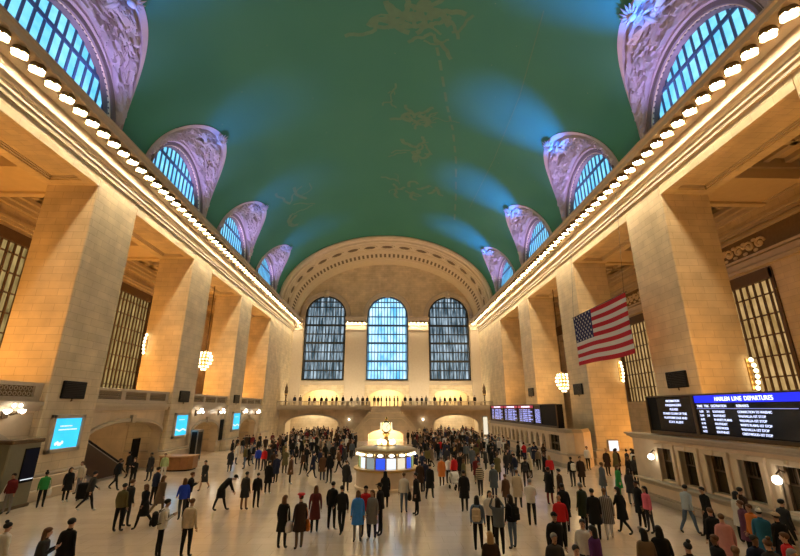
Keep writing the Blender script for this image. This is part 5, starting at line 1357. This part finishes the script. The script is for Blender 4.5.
def body_mesh(pose):
    """one skinned figure, 1.72 m tall, facing +y; returns mesh and the joints garments hang on"""
    V = []; R = []; E = []; S = []
    def add(p, r, par=None, tg=0):
        V.append(Vector(p)); R.append(r if hasattr(r, '__len__') else (r, r)); i = len(V)-1
        if par is not None: E.append((par, i)); S.append((par, i, tg))
        return i
    lean = {'bend': .75, 'phone': .06, 'walk': .08}.get(pose, .02)
    def T(p):                                                        # torso lean about the hips
        p = Vector(p)-Vector((0, 0, .95)); return rotx(p, -lean)+Vector((0, 0, .95))
    pel = add((0, 0, .95), (.135, .105))
    wai = add(T((0, 0, 1.08)), (.125, .10), pel, 0); che = add(T((0, .005, 1.27)), (.155, .115), wai, 0); nb = add(T((0, -.005, 1.42)), (.085, .075), che, 0)
    hl = .10 if pose == 'bend' else 0
    nk = add(T((0, .012+hl*.3, 1.49)), .052, nb, 2); jaw = add(T((0, .045+hl, 1.555)), (.056, .066), nk, 2); fac = add(T((0, .035+hl, 1.615)), (.070, .088), jaw, 2); cra = add(T((0, .022+hl, 1.675)), (.072, .092), fac, 2); add(T((0, .02+hl, 1.712)), .045, cra, 2)
    hands = []; feet = []
    for sd in (-1, 1):
        sw = {'walk': .30*sd, 'bend': .30*sd}.get(pose, .05*sd); kn = .0
        if pose == 'walk': kn = .42 if sd < 0 else .08
        hip = add((sd*.092, 0, .90), (.092, .098), pel, 1)
        th = rotx(Vector((sd*.012, 0, -.43)), sw); k = V[hip]+th; kne = add(k, (.062, .066), hip, 1)
        sh = rotx(Vector((0, 0, -.40)), sw-kn); a = k+sh; mid = add(k+sh*.35+Vector((0, -.012, 0)), (.056, .060), kne, 1); ank = add(a, (.042, .045), mid, 1)
        d = rotx(Vector((0, 1, 0)), (sw-kn)*.5)
        heel = add(a+d*.03+Vector((sd*.004, 0, -.055)), (.042, .036), ank, 3); add(a+d*.15+Vector((sd*.02, 0, -.068)), (.044, .026), heel, 3)
        shd = T((sd*.165, 0, 1.39)); s_ = add(shd, (.066, .068), nb, 0)
        if pose == 'walk': ua, fa = rotx(Vector((sd*.05, 0, -.28)), -.33*sd), rotx(Vector((sd*.01, .05, -.24)), -.33*sd+.25)
        elif pose == 'phone': ua, fa = Vector((sd*.05, .05, -.27)), Vector((-sd*.09, .20, .10))
        elif pose == 'armup': ua, fa = Vector((sd*.06, .20, .06)), Vector((-sd*.11, .10, .20))
        elif pose == 'bend': ua, fa = Vector((sd*.03, .10, -.26)), Vector((0, .10, -.22))
        else: ua, fa = Vector((sd*.06, -.015, -.28)), Vector((sd*.01, .06, -.24))
        e = add(shd+ua, (.046, .048), s_, 0); w = add(shd+ua+fa, (.029, .034), e, 0); dr = fa.normalized()
        p = add(shd+ua+fa+dr*.075, (.030, .036), w, 2); hands.append((shd+ua+fa, dr, sd))
    me = bpy.data.meshes.new('figure'); me.from_pydata(V, E, []); o = bpy.data.objects.new('figure', me); C.objects.link(o)
    md = o.modifiers.new('s', 'SKIN'); md.use_smooth_shade = True; md.branch_smoothing = .5
    for i, sv in enumerate(me.skin_vertices[0].data): sv.radius = R[i]; sv.use_root = (i == 0)
    o.modifiers.new('u', 'SUBSURF').levels = 2
    dg = bpy.context.evaluated_depsgraph_get(); dg.update()
    out = bpy.data.meshes.new_from_object(o.evaluated_get(dg)); bpy.data.objects.remove(o)
    bm = bmesh.new(); bm.from_mesh(out)
    def seg(p, a, b):
        ab = b-a; t = max(0, min(1, (p-a).dot(ab)/max(1e-9, ab.length_squared))); return (p-a-ab*t).length
    for v in bm.verts:                                               # nose, brow and ears drawn out of the head
        h = v.co-(V[fac])
        hh = rotx(h, lean)
        if abs(hh.x) < .016 and hh.y > .05 and -.035 < hh.z < .012: v.co += rotx(Vector((0, .020, -.002)), -lean)
        if abs(hh.x) > .058 and abs(hh.y) < .022 and abs(hh.z) < .032: v.co += Vector((math.copysign(.014, hh.x), 0, 0))
    for f in bm.faces:
        c = f.calc_center_median(); best = min(((seg(c, V[a], V[b])/(.5*(max(R[a])+max(R[b])))), t) for a, b, t in S)
        f.material_index = best[1]; f.smooth = True
    bm.to_mesh(out); bm.free()
    mb = MB()                                                        # fingers, eyes and mouth
    for wr, dr, sd in hands:
        side = Vector((0, 1, 0)) if abs(dr.z) > .6 else Vector((-sd, 0, 0)).cross(dr).cross(dr)*-1
        side = (side-dr*side.dot(dr)).normalized(); cur = side.cross(dr)*(-sd); base = wr+dr*.085
        for k, L in enumerate((.068, .078, .072, .056)):
            b = base+side*(.024-.016*k); mb.tube([b, b+dr*L*.45, b+dr*L*.8+cur*.012, b+dr*L*.95+cur*.03], [.0095, .009, .008, .006], 6, 2)
        b = wr+dr*.03+side*.028; mb.tube([b, b+side*.025+dr*.025, b+side*.03+dr*.06+cur*.012], [.011, .010, .007], 6, 2)
    for sd in (-1, 1): mb.ball(V[fac]+rotx(Vector((sd*.030, .082, .014)), -lean), (.011, .008, .007), 6, 4, 4)
    mb.ball(V[fac]+rotx(Vector((0, .085, -.048)), -lean), (.022, .008, .006), 6, 4, 4)
    m2 = bpy.data.meshes.new('x'); m2.from_pydata(mb.v, [], mb.f)
    m2.polygons.foreach_set('material_index', mb.m); m2.polygons.foreach_set('use_smooth', [True]*len(m2.polygons))
    bm = bmesh.new(); bm.from_mesh(out); bm.from_mesh(m2); 
    zmin = min(v.co.z for v in bm.verts)
    for v in bm.verts: v.co.z -= zmin
    bm.to_mesh(out); bm.free(); bpy.data.meshes.remove(m2)
    for i in range(5): out.materials.append(cm('black'))
    up = Vector((0, 0, -zmin))
    J = dict(T=lambda p: T(p)+up, head=V[cra]+up, fac=V[fac]+up, lean=lean, up=-zmin)
    return out, J
POSES = {p: body_mesh(p) for p in ('stand', 'walk', 'phone', 'armup', 'bend')}
def garment(kind, pose):
    J = POSES[pose][1]; T = J['T']; mb = MB(); n = 20; lean = J['lean']
    def ring(z, rx, ry, yo=0, sc=0):
        L = []
        for j in range(n):
            a = 2*PI*j/n; k = 1+sc*math.sin(5*a)
            p = (rx*k*math.cos(a), yo+ry*k*math.sin(a), z)
            L.append(T(p) if z > .95 else Vector(p)+Vector((0, 0, J['up'])))
        return L
    top = [(1.455, .085, .078), (1.44, .15, .10), (1.40, .205, .125), (1.30, .205, .14), (1.15, .19, .14), (1.02, .185, .145)]
    if kind == 'jacket': prof = top+[(.93, .19, .15), (.86, .185, .15), (.855, .17, .135)]
    elif kind == 'coat': prof = top+[(.9, .20, .165), (.7, .22, .185), (.55, .235, .20), (.545, .21, .18)]
    elif kind == 'dress': prof = [(1.455, .08, .075), (1.44, .14, .095), (1.38, .19, .12), (1.27, .18, .13), (1.10, .145, .12), (.95, .175, .145), (.7, .205, .175), (.48, .225, .19), (.475, .2, .17)]
    mb.loft([ring(z, rx, ry, .01 if z > 1 else 0, .04 if z < .85 else 0) for z, rx, ry in prof], True)
    return mb
def hair(kind, pose):
    J = POSES[pose][1]; h = J['head']; mb = MB(); le = -J['lean']
    def P(x, y, z): return h+rotx(Vector((x, y, z)), le)
    def cap_(rx, ry, rz, front, low, n=16, m=8):
        rings = []
        for i in range(m+1):
            t = i/m; L = []
            for j in range(n):
                a = 2*PI*j/n; f = max(0, math.sin(a))                # a = 90 deg is the face side
                ph = (PI/2)*(1-t)+t*(low*(1-f)+front*f)
                L.append(P(rx*math.cos(a)*math.cos(ph), ry*math.sin(a)*math.cos(ph)-.004, rz*math.sin(ph)-.012))
            rings.append(L)
        mb.loft(rings, True)
    if kind in ('short', 'long', 'bun', 'scarf', 'hood'):
        if kind == 'hood': cap_(.098, .122, .10, .35, -.9); mb.loft([[P(.10*math.cos(a)*k, -.01+.10*math.sin(a)*k, z) for a in [2*PI*j/14 for j in range(14)]] for z, k in ((-.07, .98), (-.14, 1.08), (-.22, 1.35))], True)
        else: cap_(.084, .108, .088, .45, -.85 if kind != 'scarf' else -1.1)
    if kind == 'long':
        mb.loft([[P(w*math.cos(a), -.055+d*math.sin(a), z) for a in [2*PI*j/12 for j in range(12)]] for z, w, d in ((-.0, .082, .055), (-.08, .092, .062), (-.18, .10, .058), (-.30, .095, .045), (-.38, .06, .025))], True)
    if kind == 'bun': mb.ball(P(0, -.05, .10), (.05, .05, .045), 10, 8)
    if kind == 'beanie': cap_(.09, .114, .10, .38, .02); mb.ball(P(0, 0, .095), .03, 8, 6)
    if kind == 'beret': cap_(.085, .105, .085, .5, -.6); mb.lathe([(.10, .04), (.15, .075), (.11, .115), (.02, .12)], 16, tuple(h))
    if kind == 'cap':
        cap_(.088, .110, .092, .30, -.15)
        mb.loft([[P(.07*q, .095+.0*abs(q), .018) for q in (-1, -.5, 0, .5, 1)], [P(.06*q, .165-.03*q*q, .004) for q in (-1, -.5, 0, .5, 1)]], False, 0, False)
        mb.loft([[P(.07*q, .095, .008) for q in (-1, -.5, 0, .5, 1)], [P(.06*q, .165-.03*q*q, -.004) for q in (-1, -.5, 0, .5, 1)]], False, 0, False)
    if kind == 'bald': cap_(.078, .1, .082, 1.2, .9)
    return mb
MC = {}
def cached(key, fn, name):
    if key not in MC:
        o = fn().build(name, cm('black'), None, True); MC[key] = o.data; bpy.data.objects.remove(o)
    return MC[key]
HN = {'cap': 'cap', 'beanie': 'knit_hat', 'beret': 'beret', 'hood': 'hood', 'scarf': 'headscarf'}
def stripes_mat(name, a, b, horizontal):
    m, nt, bb = new_mat(name); N = nt.nodes.new; L = nt.links.new
    tc = N('ShaderNodeTexCoord'); w = N('ShaderNodeTexWave'); w.wave_type = 'BANDS'; w.bands_direction = 'Z' if horizontal else 'X'; w.inputs['Scale'].default_value = 3.2 if horizontal else 5
    L(tc.outputs['Object'], w.inputs['Vector']); r = N('ShaderNodeMix'); r.data_type = 'RGBA'; r.inputs[6].default_value = (*a, 1); r.inputs[7].default_value = (*b, 1)
    g = N('ShaderNodeMath'); g.operation = 'GREATER_THAN'; L(w.outputs['Fac'], g.inputs[0]); g.inputs[1].default_value = .5; L(g.outputs[0], r.inputs[0]); L(r.outputs[2], bb.inputs['Base Color']); bb.inputs['Roughness'].default_value = .9
    return m
STH = stripes_mat('striped_knit', (.03, .03, .03), (.55, .48, .36), True); STV = stripes_mat('striped_cardigan', (.10, .095, .09), (.30, .29, .28), False)
def setmat(o, i, m):
    o.material_slots[i].link = 'OBJECT'; o.material_slots[i].material = m
rnd = random.Random(23)
POS = []
def person(x, y, z, h, rz, pose, gar, top, bot, hs, hc, acc, label, group=None):
    POS.append((x, y)); me = POSES[pose][0]; o = bpy.data.objects.new('person', me); C.objects.link(o)
    o.location = (x, y, z); o.rotation_euler = (0, 0, math.radians(rz)); k = h/1.74; o.scale = (k*1.04, k*1.04, k)
    tag(o, label, 'person', group)
    gm = {'stripes': STH, 'stripesdark': STV}.get(gar) or cm(top)
    kind = {'stripes': 'jacket', 'stripesdark': 'coat'}.get(gar, gar)
    sk = SK[rnd.choice((0, 0, 0, 1, 1, 2))]
    setmat(o, 0, gm); setmat(o, 1, sk if bot == 'skin' else cm(bot)); setmat(o, 2, sk); setmat(o, 3, SHOEW if (bot == 'white' or rnd.random() < .18) and bot != 'boots' else SHOE); setmat(o, 4, EYE)
    g = bpy.data.objects.new(kind, cached((kind, pose), lambda: garment(kind, pose), kind)); C.objects.link(g); g.parent = o; setmat(g, 0, gm)
    hn = HN.get(hs, 'hair'); a = bpy.data.objects.new(hn, cached((hs, pose), lambda: hair(hs, pose), hn)); C.objects.link(a); a.parent = o
    hm = HM.get(hc) or cm(hc)
    if hs == 'cap': hm = cm('black')
    if hs == 'hood': hm = gm
    if hs == 'beanie': hm = cm(hc) if hc in COL else hm
    setmat(a, 0, hm)
    if hs in ('beret', 'cap', 'beanie'):
        b = bpy.data.objects.new('hair', cached(('short', pose), lambda: hair('short', pose), 'hair')); C.objects.link(b); b.parent = o; b.scale = (.985, .985, .999); setmat(b, 0, HM['black'])
    if acc and acc != '-':
        kd, c = acc.split(':'); who = label
        Rm = Matrix.Translation(o.location) @ Matrix.Rotation(math.radians(rz), 4, 'Z') @ Matrix.Diagonal((k, k, k, 1))
        t = thing('backpack' if kd == 'backpack' else 'shoulder_bag', '', kd, (0, 0, 0))
        t.matrix_world = Rm
        short = label
        for cut in (' with ', ' holding ', ' carrying ', ' wearing ', ' photographing ', ' seen from '): short = short.split(cut)[0]
        short = short.split()[:9]
        while short[-1] in ('the', 'a', 'of', 'in', 'at', 'and', 'left', 'one', 'front', 'near'): short.pop()
        short = ' '.join(short)
        if kd == 'backpack':
            mb = MB(); mb.bevbox(-.15, .15, -.34, -.15, .98, 1.42, .06); mb.build('pack', cm(c), t)
            mb = MB(); mb.bevbox(-.11, .11, -.39, -.33, 1.0, 1.2, .03); mb.build('pocket', cm(c), t)
            for s in (-1, 1):
                mb = MB(); mb.tube([(s*.10, -.16, 1.40), (s*.11, -.02, 1.475), (s*.12, .135, 1.38), (s*.13, .15, 1.2), (s*.17, 0, 1.08), (s*.14, -.16, 1.05)], .018, 6); mb.build('strap', cm('charcoal'), t)
            t['label'] = c+' backpack worn by the '+short
        else:
            mb = MB(); mb.loft([[(.28+w*math.cos(a), d*math.sin(a), z) for a in [2*PI*j/14 for j in range(14)]] for z, w, d in ((.55, .06, .12), (.60, .10, .20), (.75, .10, .22), (.90, .06, .18), (.93, .03, .15))], True); mb.build('bag_body', cm(c), t, True)
            mb = MB(); mb.tube([(.28, -.13, .92), (.24, -.10, 1.15), (.20, 0, 1.45), (.24, .10, 1.15), (.28, .13, .92)], .014, 6); mb.build('strap', cm(c), t)
            t['label'] = c+' bag carried by the '+short
    return o
for ln in NAMED.strip().split('\n'):
    x, y, h, rz, pose, gar, top, bot, hs, hc, acc, label = ln.split('|')
    person(float(x), float(y), 0, float(h), float(rz), pose, gar, top, bot, hs, hc, acc, label)
ZONE = dict(LA='in the dense crowd between information booth and left passage arch', LW='in the loose crowd along the far left wall', RC='in the dense crowd right behind the information booth', RT='in the crowd before the far ticket booth',
            LP='in the mouth of the left passage arch', RP='in the mouth of the right passage arch', Q='waiting in the ticket queue between the two ticket booths', LR='in the lower right corner crowd by the near ticket booth',
            BL='standing at the far balcony rail, left part', BR='standing at the far balcony rail, right part', BC='at the head of the far staircase on the balcony')
CN = dict(darkbrown='dark brown')
for ln in CROWD.strip().split('\n'):
    zn, x, y, h, rz, pose, gar, top, bot, hs, hc = ln.split('|')
    bits = '%s clad person %s' % (CN.get(top, top), ZONE[zn])
    if zn in ('LW', 'RT', 'Q', 'LR'): bits = 'person in %s %s %s' % (CN.get(top, top), gar, ZONE[zn])
    person(float(x), float(y), DECK if zn[0] == 'B' else 0, float(h), float(rz), pose, gar, top, bot, hs, hc, '-', bits, bits)

# the far crush of people that cannot be told apart: one mass
def crowd_mass(zone, n, xr, yr, name, label):
    mb = MB(); rr = random.Random(n); mats = ['black', 'charcoal', 'navy', 'darkbrown', 'maroon', 'taupe', 'grey', 'white', 'skin', 'brown']; k = 0; tries = 0
    while k < n and tries < 9000:
        tries += 1; x = rr.uniform(*xr); y = rr.uniform(*yr)
        if (abs(x) < 5.8 and y > 61) or any((x-a)**2+(y-b)**2 < .62**2 for a, b in POS): continue
        POS.append((x, y)); k += 1; h = rr.uniform(.92, 1.04); c = rr.choice((0, 0, 0, 0, 1, 1, 2, 3, 3, 4, 5, 6, 7)); t = rr.uniform(0, PI)
        def R_(z, rx, ry, ox=0, oy=0): return [(x+(ox+rx*math.cos(q))*math.cos(t)-(oy+ry*math.sin(q))*math.sin(t), y+(ox+rx*math.cos(q))*math.sin(t)+(oy+ry*math.sin(q))*math.cos(t), z*h) for q in [2*PI*j/10 for j in range(10)]]
        for sd in (-1, 1):
            mb.loft([R_(0, .05, .10, sd*.1, .03), R_(.06, .05, .10, sd*.1, .03), R_(.10, .05, .05, sd*.1), R_(.5, .065, .07, sd*.1), R_(.9, .09, .10, sd*.09)], True, rr.choice((0, 0, 1, 2)))
            mb.loft([R_(.80, .035, .04, sd*.27, .04), R_(1.1, .05, .05, sd*.25), R_(1.40, .065, .07, sd*.19), R_(1.44, .03, .04, sd*.17)], True, c)
            mb.loft([R_(.70, .02, .03, sd*.27, .05), R_(.74, .035, .04, sd*.27, .05), R_(.80, .03, .035, sd*.27, .04)], True, 8)
        mb.loft([R_(.70, .19, .16), R_(1.0, .19, .15), R_(1.3, .20, .135), R_(1.42, .15, .10), R_(1.46, .07, .07)], True, c)
        mb.loft([R_(1.44, .05, .05), R_(1.52, .055, .065, 0, .02), R_(1.62, .075, .09, 0, .02), R_(1.68, .07, .085, 0, .01)], True, 8)
        mb.loft([R_(1.60, .082, .08, 0, -.03), R_(1.68, .088, .10, 0, -.01), R_(1.74, .06, .075), R_(1.76, .02, .03)], True, rr.choice((0, 0, 9, 6)))
    o = mb.build(name, [cm(m) for m in mats], None, True, 'stuff'); tag(o, label, 'crowd')
crowd_mass('a', 110, (-13, -3), (42, 73), 'crowd', 'dense dark crowd of small figures deep in the hall before the left passage arch')
crowd_mass('bb', 110, (3, 13.5), (40, 73), 'crowd', 'dense dark crowd of small figures deep in the hall before the right passage arch')

# ------------------------------------------------------------------ light
def area(name, loc, rot, sx, sy, col, e, spread=None):
    l = bpy.data.lights.new(name, 'AREA'); l.shape = 'RECTANGLE'; l.size = sx; l.size_y = sy; l.color = col; l.energy = e
    if spread: l.spread = spread
    o = bpy.data.objects.new(name, l); C.objects.link(o); o.location = loc; o.rotation_euler = rot; return o
def aim(o, p): o.rotation_euler = (Vector(p)-o.location).to_track_quat('-Z', 'Y').to_euler()
def spot(name, loc, tgt, col, e, ang, blend=1, r=.15):
    l = bpy.data.lights.new(name, 'SPOT'); l.color = col; l.energy = e; l.spot_size = math.radians(ang); l.spot_blend = blend; l.shadow_soft_size = r
    o = bpy.data.objects.new(name, l); C.objects.link(o); o.location = loc; aim(o, tgt); return o
E = dict(vault=600, lun=1050, halo_l=2600, halo_r=11500, aisle=470, hall=1, room=380, passage=420, niche=330)
for s in (-1, 1):
    # cove lights lying on the cornice, washing the vault
    o = area('cove_light', (s*17.6, 31, 22.1), (0, 0, 0), .35, 72, (1, .96, .82), E['vault']); aim(o, (s*2, 31, 34)); 
    o.rotation_euler = (PI, s*-1.1, 0)
    for yc in BAYS[1:]:
        o = spot('lunette_light', (s*17.3, yc+2.2, 22.0), (s*16.6, yc-.5, 27), (.50, .36, 1.0), E['lun'], 150, .8, .5)
        o = spot('vault_blue_light', (s*17.0, yc-.6, 21.9), (s*13.3, yc-.6, 30.6), (.0, .20, 1.0), E['halo_r' if s > 0 else 'halo_l'], 48, 1, .2)
    for yc in BAYS:
        x, z = (-23.5, 5.15) if s < 0 else (17.2, 3.5)
        if s > 0 and 28 < yc < 38: x, z = 24, .4
        o = area('aisle_fill_light', (s*abs(x), yc, z), (PI, 0, 0), 1.2, 5.5, (1, .43, .08), E['aisle']*(1.25 if s < 0 else 1))  # unseen lamps added to warm the aisles and pier faces
        o.rotation_euler = (PI, s*-.35, 0)
o = area('end_wall_fill', (.1, 76.4, 5.1), (0, 0, 0), 33, .3, (1, .82, .54), 1150); o.rotation_euler = (PI/2+.75, 0, 0)  # unseen strip added behind the balustrade to brighten the end wall
for x in XW: area('room_light', (x, 85.5, 8.9), (0, 0, 0), 5, 3, (1, .80, .42), E['room'])
for x in (-12.75, 12.3): area('passage_light', (x, 82, 4.25), (0, 0, 0), 6, 9, (1, .85, .6), E['passage'])
area('niche_light', (.05, 68.5, 2.6), (0, 0, 0), 4, 2, (1, .72, .48), E['niche'])
for yc in (33.3, 47, 60.8, 19.4): area('passage_light', (-22.5, yc, 4.5), (0, 0, 0), 4, 5, (1, .68, .34), 55)
w = bpy.data.worlds.new('World'); sc.world = w; w.use_nodes = True
w.node_tree.nodes['Background'].inputs[0].default_value = (.25, .35, .5, 1); w.node_tree.nodes['Background'].inputs[1].default_value = .05
sc.view_settings.view_transform = 'Standard'; sc.view_settings.look = 'None'; sc.view_settings.gamma = 1; sc.view_settings.exposure = 0.6
sc.view_settings.use_curve_mapping = False
